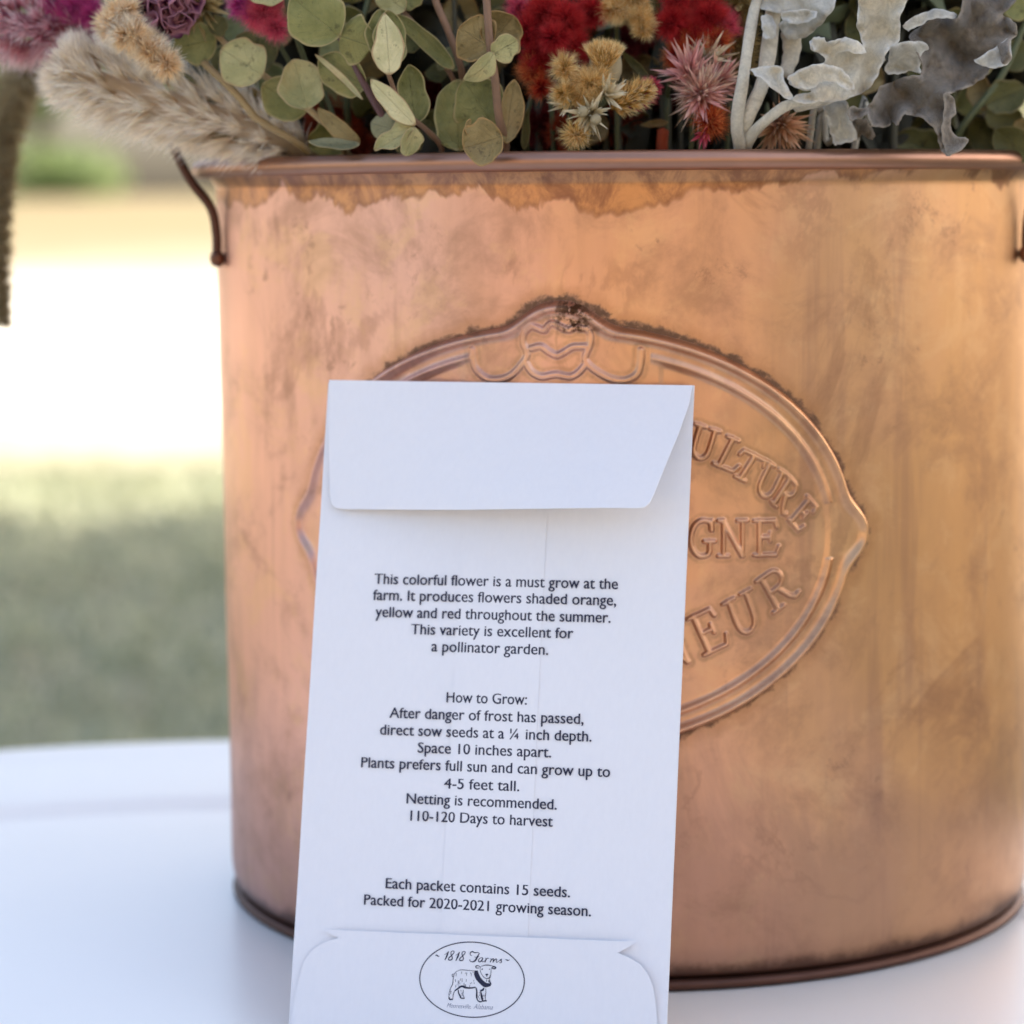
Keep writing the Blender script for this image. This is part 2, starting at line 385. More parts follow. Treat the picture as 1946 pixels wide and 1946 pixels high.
def gravel_mat():
    m_, t, b = mat('pale_gravel'); tc = t.nodes.new('ShaderNodeTexCoord').outputs['Object']
    sx = t.nodes.new('ShaderNodeSeparateXYZ'); t.links.new(tc, sx.inputs[0])
    x = mixc(t, maprange(t, noise(t, tc, .5, 5), .4, .6), (.33, .30, .25), (.42, .39, .33))
    f = math_(t, 'ADD', sx.outputs[1], math_(t, 'MULTIPLY', noise(t, tc, .16, 4), 22.))
    x = mixc(t, maprange(t, f, 30, 52), x, (.155, .125, .070))
    x = mixc(t, maprange(t, f, 24, 17), x, (.27, .24, .16))
    t.links.new(x, b.inputs['Base Color']); b.inputs['Roughness'].default_value = .9; b.inputs['Specular IOR Level'].default_value = .1
    return m_
M_gravel = gravel_mat()
sheet('ground', GZ, -160, 160, -60, 260, 60, 120, M_lawn)
V_ = []
xs = np.linspace(-60, 60, 60); 
gv = []
for i, x in enumerate(xs):
    for j in range(30):
        t_ = j/29; y0 = 8.3+.25*math.sin(x*.8)+.15*math.sin(x*2.3); y = y0+(62-y0)*t_
        q = min(1, max(0, (y-24)/40)); gv.append((x, y, GZ+.02+1.2*q*q*(3-2*q)))
tag(mk('reflection_gravel', [(x, y, GZ+.012) for x in (-30, 30) for y in (-14.4, -7.2)], [(0, 1, 3, 2)], M_gravel), kind='structure')  # unseen strip behind the camera, added to reflect bright in the copper
tag(mk('gravel_drive', gv, grid_faces(60, 30), M_gravel), kind='structure')
# low house added unseen behind the camera to reflect in the copper, and the big tree whose crown shades the table
M_wall = simple('cream_clapboard_paint', (.33, .25, .175), .7, 0, .08, 2)
hs = empty('reflection_house', (-2, -15, GZ), 'low cream clapboard house added behind the camera as a warm reflection in the copper', 'reflection_house')
V, Fc = join([boxmesh(-16, 13, -15.4, -15.0, GZ+k*.22+.002, GZ+k*.22+.215) for k in range(22)]); mk('wall', V, Fc, M_wall, hs, smooth=False)
V, Fc = boxmesh(-16, 13, -22, -15.41, GZ, GZ+4.82); mk('inner_wall', V, Fc, M_wall, hs, smooth=False)
V = [(-16.6, -14.4, GZ+4.83), (13.6, -14.4, GZ+4.83), (13.6, -18.7, GZ+7.2), (-16.6, -18.7, GZ+7.2), (13.6, -23, GZ+4.83), (-16.6, -23, GZ+4.83)]
mk('roof', V, [(0, 1, 2, 3), (3, 2, 4, 5), (0, 3, 5), (1, 4, 2), (0, 5, 4, 1)], simple('grey_shingle', (.16, .15, .14), .9, 0, .2, 5), hs, smooth=False)
# grass tufts: blades on the lawn in view (stuff)
def blades(name, n, x0, x1, y0, y1, h, m_):
    P = np.stack([rng.uniform(x0, x1, n), rng.uniform(y0, y1, n), np.full(n, GZ)], -1)
    a = rng.uniform(0, 6.28, n); wd = .004+.004*rng.random(n); hh = h*(.5+rng.random(n))
    s = np.stack([np.cos(a), np.sin(a), 0*a], -1)*wd[:, None]
    top = P+np.stack([rng.normal(0, .02, n), rng.normal(0, .02, n), hh], -1)
    V = np.stack([P-s, P+s, top], 1).reshape(-1, 3); Fq = np.arange(3*n).reshape(-1, 3)
    tag(mk(name, V, Fq, m_, smooth=False), 'short pale green grass of the shaded lawn beyond the table', 'grass', kind='stuff')
blades('grass', 60000, -3.2, 1.0, 2.4, 8.6, .035, simple('grass_blade', (.36, .38, .25), .7, 0, .3, 3))

# trees and shrubs at the far side of the drive
def leafcloud(centers, radii, n, size, seed):
    r = np.random.default_rng(seed); c = np.asarray(centers); R = np.asarray(radii)
    k = r.choice(len(c), n, p=R**2/(R**2).sum()); d = r.normal(size=(n, 3)); d /= np.linalg.norm(d, axis=1)[:, None]
    P = c[k]+d*(R[k]*(r.random(n)**.35))[:, None]*np.array([1, 1, .8])
    a = r.normal(size=(n, 3)); a /= np.linalg.norm(a, axis=1)[:, None]; b = np.cross(a, r.normal(size=(n, 3))); b /= np.linalg.norm(b, axis=1)[:, None]
    s = size*(.6+.8*r.random(n))[:, None]
    V = np.stack([P-a*s, P+b*s*.45, P+a*s, P-b*s*.45], 1).reshape(-1, 3); return V, np.arange(4*n).reshape(-1, 4)
M_bark = simple('tree_bark', (.16, .12, .085), .9, 0, .3, 4)
def tree(name, x, y, z0, h, r, cols, label, cat, seed, trunk=True):
    o = empty(name, (x, y, z0), label, cat, 'trees and shrubs beyond the drive'); rr = np.random.default_rng(seed)
    ng = 16; cs = []; rs = []
    for i in range(ng):
        q = rr.normal(size=3); q /= np.linalg.norm(q); k = rr.random()**.5
        cs.append((x+q[0]*r*k, y+q[1]*r*k, z0+h-r*.85+q[2]*r*.75*k)); rs.append(r*(.25+.25*rr.random()))
    V, Fq = leafcloud(cs, rs, 9000, r*.045, seed)
    mk('crown', V, Fq, cols, o, smooth=False)
    ps = []
    if trunk:
        ps.append(tube(spline([(x, y, z0-.2), (x+.1*r, y, z0+h*.3), (x-.05*r, y, z0+h*.6)], 8), np.linspace(.07, .04, 8)*r))
    for c in cs[:7]: ps.append(tube(spline([(x, y, z0+(h*.35 if trunk else .05)), ((x+c[0])/2, (y+c[1])/2, (z0+h*.4+c[2])/2), c], 6), np.linspace(.035, .01, 6)*r, 6))
    V, Fc = join(ps); mk('trunk' if trunk else 'stem', V, Fc, M_bark, o)
MG = [simple('foliage_olive', (.36, .36, .14), .6, 0, .3, 1), simple('foliage_green', (.22, .29, .09), .6, 0, .3, 1), simple('foliage_straw', (.50, .40, .24), .7, 0, .25, 1)]
tr_ = [(-13.6, 68, 1.1, 9.5, 4.6, 1, 'green broad tree right of the gap, beyond the bright drive', 1), (-19.5, 66, 1.1, 8, 3.8, 0, 'olive tree at far left beyond the bright drive', 1),
       (-9.0, 72, 1.1, 10, 4.8, 0, 'tall olive tree behind the copper bucket, across the drive', 1), (-16.6, 60, 1.0, 2.2, 1.5, 2, 'straw coloured dry shrub at the edge of the drive', 0),
       (-11.6, 60, 1.0, 2.1, 1.6, 1, 'low green shrub at the edge of the drive', 0), (-3, 74, 1.1, 11, 5.4, 1, 'large green tree hidden mostly by the flowers', 1),
       (4, 72, 1.1, 10, 5, 0, 'olive tree behind the flower arrangement', 1), (12, 70, 1.1, 10, 5, 1, 'green tree beyond the right edge of the bucket', 1), (-25, 70, 1.1, 10, 5, 1, 'dark green tree farthest to the left across the drive', 1), (19, 70, 1.1, 10, 5, 0, 'olive tree farthest to the right across the drive', 1)]
for i, (x, y, z, h, r, c, lb, tk) in enumerate(tr_):
    tree('broadleaf_tree' if tk else 'shrub', x, y, GZ+.9, h, r, MG[c], lb, 'tree' if tk else 'shrub', 50+i, bool(tk))

sd_ = np.array(sd); cc_ = sd_*11.0
shade = empty('shade_tree', (cc_[0], cc_[1], GZ), 'big leafy tree whose crown shades the white table', 'tree')
rr_ = np.random.default_rng(5); cs_ = []; rs_ = []
for i in range(90):
    q = rr_.normal(size=3); q /= np.linalg.norm(q); k = rr_.random()**.4
    cs_.append(cc_+q*np.array([6.8, 6.8, 1.9])*k); rs_.append(1.3+.7*rr_.random())
V, Fq = leafcloud(cs_, rs_, 60000, .14, 8); mk('crown', V, Fq, simple('shade_tree_leaf', (.07, .10, .03), .5, 0, .3, 2), shade, smooth=False)
ps = [tube(spline([(cc_[0], cc_[1], GZ-.2), (cc_[0]+.2, cc_[1]-.1, 2.2), (cc_[0], cc_[1], cc_[2])], 12), np.linspace(.34, .16, 12), 14)]
for c in cs_[:16]: ps.append(tube(spline([(cc_[0]+.1, cc_[1], cc_[2]-2.8), (cc_+c)/2+np.array([0, 0, -.6]), c], 8), np.linspace(.12, .03, 8), 7))
V, Fc = join(ps); mk('trunk', V, Fc, M_bark, shade)

hd = empty('reflection_hedge', (5.6, -1, GZ), 'clipped dark green hedge added out of view as a dark reflection in the bucket', 'reflection_hedge')  # added out of view so the bucket's right side reflects something dark
V, Fq = leafcloud([(5.6+.1*math.sin(i), -9+i*.35, GZ+.45+.65*(i % 2)) for i in range(40)], [.55]*40, 16000, .05, 12); mk('foliage', V, Fq, simple('hedge_leaf', (.045, .07, .025), .6, 0, .3, 3), hd, smooth=False)
for i in range(14): V, Fc = tube([(5.6, -8.5+i, GZ), (5.62, -8.4+i, GZ+.8)], [.03, .012], 6); mk('stem', V, Fc, M_bark, hd)

# ------------------------------------------------------------------ table
tb = empty('round_table', (-.097, -.06, GZ), 'round glossy white table under the copper bucket', 'table')
tx, ty, RT_ = -.097, -.06, .405
prof = [(0, 0), (.22, 0), (.284, 0), (.294, .0004), (.304, .0018), (.314, .0024), (.36, .0030), (.385, .0040), (.398, .0010), (.404, -.005), (.4055, -.012), (.403, -.020), (.396, -.026), (.385, -.027), (.38, -.018), (0, -.018)]
pp = spline([(r_, 0, z_) for r_, z_ in prof], 90); ns = 160
an = np.arange(ns)*2*math.pi/ns
V = np.stack([tx+pp[:, None, 0]*np.cos(an), ty+pp[:, None, 0]*np.sin(an), np.broadcast_to(np.where(pp[:, 0] < .28, np.where(pp[:, 2] > -.01, 0, pp[:, 2]), pp[:, 2])[:, None], (90, ns))], -1).reshape(-1, 3)
mk('table_top', V, grid_faces(90, ns, False, True), M_table, tb)
V, Fc = tube([(tx, ty, -.02), (tx, ty, -.10), (tx, ty, -.66), (tx, ty, -.70)], [.05, .028, .028, .05], 24); mk('pedestal', V, Fc, M_table, tb)
for k in range(3):
    a = k*2.094+.4; c, s = math.cos(a), math.sin(a)
    V, Fc = tube(spline([(tx, ty, -.66), (tx+.15*c, ty+.15*s, -.68), (tx+.30*c, ty+.30*s, GZ+.02)], 10), .018, 10); mk('foot', V, Fc, M_table, tb)

# ------------------------------------------------------------------ bucket
PA, PB, PTH, PCX, PCY, PN = .1244, .1060, -.113, .0345, .1353, 1.9
RIMZ = .2248
def ring(T, e=0.):
    c, s = np.cos(T), np.sin(T)
    ex = (PA+e)*np.sign(c)*np.abs(c)**(2/PN); ey = (PB+e)*np.sign(s)*np.abs(s)**(2/PN)
    return np.stack([PCX+ex*math.cos(PTH)-ey*math.sin(PTH), PCY+ex*math.sin(PTH)+ey*math.cos(PTH)], -1)
TT = np.linspace(-math.pi/2-math.pi, -math.pi/2+math.pi, 7201)
RR = ring(TT, 0); _ds = np.linalg.norm(np.diff(RR, axis=0), axis=1); SS = np.concatenate([[0], np.cumsum(_ds)]); SS -= SS[3600]
PERIM = SS[-1]-SS[0]
RTan = np.gradient(RR, axis=0); RTan /= np.linalg.norm(RTan, axis=1)[:, None]; RNor = np.stack([RTan[:, 1], -RTan[:, 0]], -1)
def on_pot(s, z, e=0.):
    s = np.asarray(s, float); s = (s-SS[0]) % PERIM+SS[0]
    x = np.interp(s, SS, RR[:, 0]); y = np.interp(s, SS, RR[:, 1]); nx = np.interp(s, SS, RNor[:, 0]); ny = np.interp(s, SS, RNor[:, 1])
    L = np.hypot(nx, ny)
    return np.stack([x+nx/L*e, y+ny/L*e, np.broadcast_to(z, s.shape)], -1)
def inv(u, v, e=.003):
    d = fw+RT*(u-S/2)/F-UP*(v-S/2)/F; dx, dy = d[0], d[1]; P = RR+RNor*e
    cr = (P[:, 0]-EYE[0])*dy-(P[:, 1]-EYE[1])*dx; best = None
    for i in np.where(cr[:-1]*cr[1:] < 0)[0]:
        t = cr[i]/(cr[i]-cr[i+1]); p = P[i]+(P[i+1]-P[i])*t; k = ((p[0]-EYE[0])*dx+(p[1]-EYE[1])*dy)/(dx*dx+dy*dy)
        if best is None or k < best[0]: best = (k, SS[i]+t*(SS[i+1]-SS[i]), EYE[2]+k*d[2])
    return np.array(best[1:])
# badge outline as a distance field in (s, z)
MC = np.array([-.0096, .125]); MA, MB = .081, .058
def smin(a, b, k):
    h = np.clip(.5+.5*(b-a)/k, 0, 1); return b*(1-h)+a*h-k*h*(1-h)
def med_sdf(s, z):
    x = s-MC[0]; y = z-MC[1]
    def ell(A, B):
        k0 = np.sqrt((x/A)**2+(y/B)**2)+1e-9; k1 = np.sqrt((x/A**2)**2+(y/B**2)**2)+1e-9; return k0*(k0-1)/k1
    d = ell(MA, MB)
    for cx_, cy_, r_ in ((0, .0490, .0148), (0, -.0490, .0148)): d = smin(d, np.hypot(x-cx_, y-cy_)-r_, .0042)
    for cx_, cy_, r_ in ((.0775, 0, .0082), (-.0775, 0, .0082)): d = smin(d, np.hypot(x-cx_, y-cy_)-r_, .006)
    return d, ell
pot = empty('copper_bucket', (PCX, PCY, 0), 'oval aged copper bucket with embossed badge standing on the white table, full of dried flowers', 'bucket')
ns_, zs = 760, np.concatenate([np.linspace(.003, .016, 22)[:-1], np.linspace(.016, RIMZ-.006, 190)[:-1], np.linspace(RIMZ-.006, RIMZ, 12)])
sg = SS[0]+PERIM*np.arange(ns_)/ns_
Sg, Zg = np.meshgrid(sg, zs, indexing='ij')
e = np.zeros_like(Zg)
q = np.clip((.013-Zg)/.010, 0, 1); e -= .0030*(1-np.sqrt(np.clip(1-q**2, 0, 1)))
q = np.clip((Zg-(RIMZ-.006))/.006, 0, 1); e += .0042*q**1.5
e += .00025*vnoise(np.stack([Sg, Zg*.5], -1), 60, 3)
dm, _ = med_sdf(Sg, Zg)
e += .0009*np.clip(1-dm/.004, 0, 1)*(dm > 0)*0
P = np.stack([on_pot(Sg[:, j], zs[j])+0 for j in range(len(zs))], 1)
nx = np.interp(sg, SS, RNor[:, 0]); ny = np.interp(sg, SS, RNor[:, 1]); nn = np.stack([nx, ny], -1); nn /= np.linalg.norm(nn, axis=1)[:, None]
P[..., 0] += e*nn[:, None, 0]; P[..., 1] += e*nn[:, None, 1]
# UV needs a seam: duplicate column
P = np.concatenate([P, P[:1]], 0); U = np.stack([np.concatenate([Sg, Sg[:1]+PERIM], 0), np.concatenate([Zg, Zg[:1]], 0)], -1)
top = RIMZ-.004-np.concatenate([Zg, Zg[:1]], 0); dmm = np.concatenate([dm, dm[:1]], 0)
gup = np.clip((U[..., 1]-MC[1])/.05, 0, 1)*np.clip(1-np.abs(U[..., 0]-.012)/.06, 0, 1)
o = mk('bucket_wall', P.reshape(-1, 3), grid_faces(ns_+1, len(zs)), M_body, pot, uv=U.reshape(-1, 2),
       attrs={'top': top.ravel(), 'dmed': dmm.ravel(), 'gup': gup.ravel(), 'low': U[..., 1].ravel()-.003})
o2 = mk('lining', np.stack([on_pot(sg, z, -.0012 if z > .01 else -.008) for z in (.006, .012, .05, .12, .19, RIMZ-.004)], 1).reshape(-1, 3), grid_faces(ns_, 6, True)[:, ::-1].copy(), M_dark, pot)
# bottom disc
ang = np.arange(96); rb = ring(ang*2*math.pi/96, -.009)
mk('bucket_floor', [(x, y, .0035) for x, y in rb], [tuple(range(96))], M_dark, pot, smooth=False)
# rolled rim
def sweep(s_, z_, e_, r_, seg=14, rz=None):
    k = np.arange(seg)*2*math.pi/seg; out = []
    for a in k: out.append(on_pot(s_, z_+(rz or r_)*math.sin(a), e_+r_*math.cos(a)))
    return np.stack(out, 1).reshape(-1, 3), grid_faces(len(s_), seg, True, True)
V, Fq = sweep(sg[::2], RIMZ, .0046, .0027); mk('rim', V, Fq, M_rimd, pot)
V, Fq = sweep(sg[::2], .0017, -.0022, .0022, 10, .0017); mk('foot_ring', V, Fq, M_dark, pot)
# embossed badge
gs = np.arange(-.099, .082, .00027); gz = np.arange(.056, .194, .00027)
GS, GZ_ = np.meshgrid(gs, gz, indexing='ij'); d, ell = med_sdf(GS, GZ_)
def polydist(lines, GS, GZ_):
    D = np.full(GS.shape, 1.)
    for pl, wgt in lines:
        pl = np.asarray(pl)
        for a, b in zip(pl[:-1], pl[1:]):
            lo = np.minimum(a, b)-.006; hi = np.maximum(a, b)+.006
            i0, i1 = np.searchsorted(gs, [lo[0], hi[0]]); j0, j1 = np.searchsorted(gz, [lo[1], hi[1]])
            if i1 <= i0 or j1 <= j0: continue
            X = GS[i0:i1, j0:j1]-a[0]; Y = GZ_[i0:i1, j0:j1]-a[1]; v = b-a
            t = np.clip((X*v[0]+Y*v[1])/(v@v+1e-12), 0, 1)
            D[i0:i1, j0:j1] = np.minimum(D[i0:i1, j0:j1], np.hypot(X-t*v[0], Y-t*v[1])-wgt)
    return D
GL = {'U': [([(.22, 1), (.22, .4), (.27, .16), (.38, .04), (.52, .0), (.66, .05), (.76, .18), (.8, .4), (.8, 1)], 1), ([(.02, 1), (.42, 1)], .6), ([(.62, 1), (.98, 1)], .6)],
      'L': [([(.28, 1), (.28, 0)], 1.2), ([(.05, 0), (.85, 0), (.97, .24)], .7), ([(.05, 1), (.52, 1)], .6)],
      'T': [([(.5, 1), (.5, 0)], 1.2), ([(.0, .8), (.06, 1), (.94, 1), (1, .8)], .7), ([(.28, 0), (.72, 0)], .6)],
      'R': [([(.2, 1), (.2, 0)], 1.2), ([(.02, 1), (.55, 1), (.74, .92), (.8, .76), (.72, .6), (.52, .52), (.2, .52)], .8), ([(.5, .52), (.72, .14), (.88, .02), (1.04, .06)], 1.1), ([(.0, 0), (.42, 0)], .6)],
      'E': [([(.2, 1), (.2, 0)], 1.2), ([(.0, 1), (.8, 1), (.86, .8)], .7), ([(.2, .52), (.62, .52)], .7), ([(.62, .64), (.62, .40)], .5), ([(.0, 0), (.86, 0), (.96, .24)], .7)],
      'G': [([(.88, .74), (.84, .93), (.66, .99), (.46, .98), (.24, .86), (.12, .64), (.1, .4), (.2, .16), (.4, .02), (.62, .02), (.8, .1), (.82, .42)], 1), ([(.6, .42), (1.0, .42)], .6), ([(.9, 1), (.9, .72)], .5)],
      'N': [([(.18, 0), (.18, 1)], .7), ([(.14, 1), (.84, 0)], 1.2), ([(.84, 0), (.84, 1)], .7), ([(.0, 0), (.36, 0)], .6), ([(.0, 1), (.2, 1)], .6), ([(.66, 1), (1.0, 1)], .6)]}
k5 = 5.367
letters = [('U', (130, 450), (395, 535), (95, -310), 0), ('L', (405, 540), (655, 645), (145, -275), 0), ('T', (572, 640), (815, 765), (150, -235), 0), ('U', (812, 800), (1040, 950), (140, -285), 0),
           ('R', (1010, 930), (1150, 1075), (170, -260), 0), ('E', (1190, 1115), (1310, 1250), (195, -230), 0),
           ('G', (160, 1500), (430, 1500), (0, -372), 0), ('N', (468, 1492), (765, 1492), (0, -360), 0), ('E', (840, 1485), (1105, 1478), (0, -350), 0),
           ('N', (-85, 1235), (200, 1105), (-170, -380), 1), ('E', (320, 1055), (600, 925), (-168, -365), 1), ('U', (635, 900), (935, 735), (-128, -358), 1), ('R', (1035, 625), (1300, 440), (-180, -315), 1)]
lines = []
for ch, bl, br, upv, blk in letters:
    bl, br, upv = map(np.array, (bl, br, upv)); oy = 1050 if blk else 780
    for pl, wg in GL[ch]:
        P2 = spline([list(p) for p in pl], 28) if (ch in 'UGR' and len(pl) > 4) else np.array(pl, float)
        pts = [bl+(br-bl)*x+upv*y for x, y in P2]
        lines.append(([inv(1280+p[0]/k5, oy+p[1]/k5) for p in pts], .00030*wg))
Dl = polydist(lines, GS, GZ_)
def orn(pts, k=3.019, ox=780, oy=300, n=24): return [inv(ox+x/k, oy+y/k) for x, y in spline(pts, n)]
orl = [orn([(690, 965), (725, 978), (762, 992), (785, 965), (812, 950), (850, 968), (905, 990), (940, 975), (1010, 985)]),
       orn([(690, 1095), (745, 1085), (790, 1115), (840, 1135), (890, 1110), (930, 1088), (1000, 1085)]),
       orn([(655, 1175), (690, 1230), (750, 1258), (830, 1245), (910, 1258), (960, 1235), (1000, 1190)]),
       orn([(345, 1100), (352, 1160), (368, 1215), (430, 1268), (500, 1274), (570, 1250), (630, 1190), (665, 1130), (640, 1060), (650, 1000), (690, 965)]),
       orn([(1325, 1105), (1322, 1180), (1300, 1245), (1230, 1280), (1150, 1270), (1070, 1230), (1010, 1180), (1000, 1140), (1030, 1070), (1030, 1010), (1010, 980)])]
Do = polydist([(q, .0004) for q in orl], GS, GZ_)
e1 = ell(MA-.0075, MB-.0068)
sec = (np.abs(GZ_-MC[1]-.001) > .0075) & ~((np.abs(GS-MC[0]) < .024) & (GZ_ > MC[1])) & ~((np.abs(GS-MC[0]) < .024) & (GZ_ < MC[1]))
sm = lambda x: np.clip(x, 0, 1)**2*(3-2*np.clip(x, 0, 1))
hgt = -.0004+.0022*sm(-d/.0016)
hgt += .0015*np.exp(-((d+.0022)/.0011)**2)                     # raised outer lip
hgt += .0007*np.exp(-(e1/.0008)**2)*sec - .0005*sm(-e1/.002)*(1-sm((.0275-np.abs(GS-MC[0]))/.002)*(np.abs(GZ_-MC[1]) > .035))  # inner line, sunken field
hgt += .00088*sm(1-Dl/.00055)
hgt += .0008*sm(1-Do/.0007)
hgt += .00010*vnoise(np.stack([GS, GZ_], -1), 260, 9)
inside = d < .0002
idx = -np.ones(GS.shape, int); keep = inside.copy()
keep[:-1, :] |= inside[1:, :]; keep[:, :-1] |= inside[:, 1:]; keep[1:, :] |= inside[:-1, :]; keep[:, 1:] |= inside[:, :-1]
idx[keep] = np.arange(keep.sum())
P3 = on_pot(GS[keep], 0.); P3[:, 2] = GZ_[keep]
nx = np.interp(GS[keep], SS, RNor[:, 0]); ny = np.interp(GS[keep], SS, RNor[:, 1]); P3[:, 0] += nx*hgt[keep]; P3[:, 1] += ny*hgt[keep]
fq = np.stack([idx[:-1, :-1], idx[1:, :-1], idx[1:, 1:], idx[:-1, 1:]], -1).reshape(-1, 4); fq = fq[(fq >= 0).all(1)]
groove = sm(1-np.abs(Dl-.0012)/.0009)+.8*sm(1-np.abs(Do-.0014)/.001)+.5*sm(1-np.abs(e1-.0018)/.0014)*sec
crown = sm(1-np.abs(GS-MC[0]-.004)/.011)*sm((GZ_-.1795)/.0015)
mk('embossed_badge', P3, fq, M_med, pot, uv=np.stack([GS[keep], GZ_[keep]], -1), attrs={'groove': groove[keep], 'crown': crown[keep]})
# handles
for sgn in (-1, 1):
    def hp(s, z, e): return on_pot(sgn*s, z, e).reshape(3)
    path = [hp(.1425, .1985, .0022), hp(.1425, .206, .0022), hp(.1430, .2135, .0036), hp(.1445, .2205, .0085), hp(.146, .229, .0125), hp(.149, .240, .0155), hp(.157, .250, .017), hp(.170, .2535, .0175), hp(.182, .254, .0175)]
    mirror = [hp(PERIM-s_, z_, e_) for s_, z_, e_ in [(.194+PERIM-.364, 0, 0)][:0]]
    half = PERIM/2
    def hp2(s, z, e): return on_pot(sgn*(2*half-s), z, e).reshape(3)
    path += [hp2(.170, .2535, .0175), hp2(.157, .250, .017), hp2(.149, .240, .0155), hp2(.146, .229, .0125), hp2(.1445, .2205, .0085), hp2(.1430, .2135, .0036), hp2(.1425, .206, .0022), hp2(.1425, .1985, .0022)]
    V, Fc = tube(spline(path, 90), .0014, 12); mk('handle', V, Fc, M_dark, pot)
    for hpp in (hp, hp2):
        V, Fc = tube(spline([hpp(.1425, .1965, .0012), hpp(.1425, .1985, .0022), hpp(.1425, .2005, .0012)], 8), [.0010, .0019, .0021, .0022, .0022, .0021, .0019, .0010], 12); mk('rivet', V, Fc, M_tarn, pot)

# ------------------------------------------------------------------ seed packet
PO = np.array([-.00069357, .03231635, .16709821]); PM = np.array([[.977822, .20058775, .06023863], [-.20930454, .94616212, .24691871], [-.00746664, -.25405076, .96716206]]); PW = .09900393
PL = .17277
PXa, PNo, PUp = PM[:, 0], -PM[:, 1], PM[:, 2]
def pk(p, q, h=0.): return PO+PXa*p+PUp*q+PNo*h
def pinv(u, v):
    d = fw+RT*(u-S/2)/F-UP*(v-S/2)/F; t = ((PO-EYE)@PNo)/(d@PNo); r = EYE+d*t-PO; return np.array([r@PXa, r@PUp])
pkt = empty('seed_packet', pk(0, -PL), 'white paper seed packet with printed growing notes leaning against the copper bucket', 'seed packet')
def panel(name, poly, hf, thick=.00022, step=.004, mat_=M_paper, label=None):
    """paper sheet with outline poly (p,q), height function hf(p,q), real thickness"""
    poly = np.asarray(poly, float); out = []
    for a, b in zip(poly, np.roll(poly, -1, 0)):
        k = max(1, int(np.linalg.norm(b-a)/step)); out += [a+(b-a)*i/k for i in range(k)]
    out = np.array(out); lo = out.min(0); hi = out.max(0)
    X, Y = np.meshgrid(np.arange(lo[0]+step/2, hi[0], step), np.arange(lo[1]+step/2, hi[1], step)); pts = np.stack([X.ravel(), Y.ravel()], -1)
    ins = np.zeros(len(pts), bool); j = len(out)-1
    for i in range(len(out)):
        a, b = out[i], out[j]; c = (a[1] > pts[:, 1]) != (b[1] > pts[:, 1])
        ins ^= c & (pts[:, 0] < (b[0]-a[0])*(pts[:, 1]-a[1])/(b[1]-a[1]+1e-15)+a[0]); j = i
    pts = pts[ins]
    if len(pts): 
        dmin = np.min(np.linalg.norm(pts[:, None]-out[None], axis=2), axis=1); pts = pts[dmin > step*.45]
    allp = np.vstack([out, pts]) if len(pts) else out
    n = len(out)
    r = delaunay_2d_cdt([Vector(p) for p in allp], [], [list(range(n))], 1, 1e-7)
    vv = np.array([list(p) for p in r[0]]); ff = r[2]
    V = np.array([pk(p[0], p[1], hf(p[0], p[1])) for p in vv])
    o = mk(name, V, ff, mat_, pkt, label=label)
    # orient toward camera
    me = o.data
    if sum(Vector(PNo).dot(f.normal) for f in me.polygons) < 0: me.flip_normals()
    solid(o, thick); es = o.modifiers.new('e', 'EDGE_SPLIT'); es.split_angle = math.radians(40); return o
W2 = PW/2
belly = lambda p, q: .00022*math.sin(p*90+q*61)*math.sin(q*70-p*35+1)+.0010*(1-(p/W2)**2)*math.sin(min(1, max(0, -q/PL))*math.pi)
panel('rear_panel', [(-W2, 0), (W2, 0), (W2, -PL), (-W2, -PL)], lambda p, q: -.0011-.3*belly(p, q))
panel('front_panel', [(-W2, -.0008), (W2, -.0008), (W2, -PL), (-W2, -PL)], lambda p, q: belly(p, q)-.0003)
s0 = pinv(882, 965); s1 = pinv(838, 1765); s2 = pinv(1005, 1775); s3 = pinv(1040, 965)
dq = (s1-s0)/(s1[1]-s0[1])
panel('seam_panel', [s0+dq*(-.001-s0[1])*1, (s0+dq*(-.001-s0[1]))+np.array([s3[0]-s0[0], 0]), (s0+dq*(-PL-s0[1]))+np.array([s2[0]-s1[0], 0]), s0+dq*(-PL-s0[1])], lambda p, q: belly(p, q)-.00006, .00018)
fl = [pinv(*t) for t in [(624, 722), (1317, 732), (1312, 770), (1296, 830), (1275, 895), (1258, 950), (1250, 970), (1240, 979), (1225, 980), (900, 976), (656, 969), (640, 966), (632, 958), (629, 940), (627, 900), (625, 800)]]
fl[0] = np.array([-W2+.0003, -.0002]); fl[1] = np.array([W2-.0004, -.0002])
def flap_h(p, q):
    t = min(1, max(0, -q/.034)); k = .04+.96*min(1, max(0, (p+W2)/(PW*.8)))**1.2
    return belly(p, q)+.0001+.0180*k*t**1.15*(1-.18*t)
panel('top_flap', fl, flap_h, .0002)
bf = [pinv(*t) for t in [(617, 1766), (760, 1772), (900, 1777), (1050, 1783), (1150, 1787), (1190, 1788), (1212, 1787), (1200, 1797), (1176, 1810), (1198, 1819), (1218, 1832), (1233, 1851), (1242, 1874), (1247, 1904), (1250, 1946)]]
bl_ = [pinv(*t) for t in [(553, 1942), (561, 1892), (570, 1857), (578, 1827), (594, 1806), (615, 1791), (644, 1782), (628, 1774)]]
bf = bf+[np.array([W2-.002, -PL+.001]), np.array([-W2+.001, -PL+.001])]+bl_
def bflap_h(p, q):
    t = min(1, max(0, (q+PL)/.03)); k = .25+.75*min(1, max(0, (p+W2)/PW))
    return belly(p, q)+.0001+.0018*k*t
panel('bottom_flap', bf, bflap_h, .0002, .003)
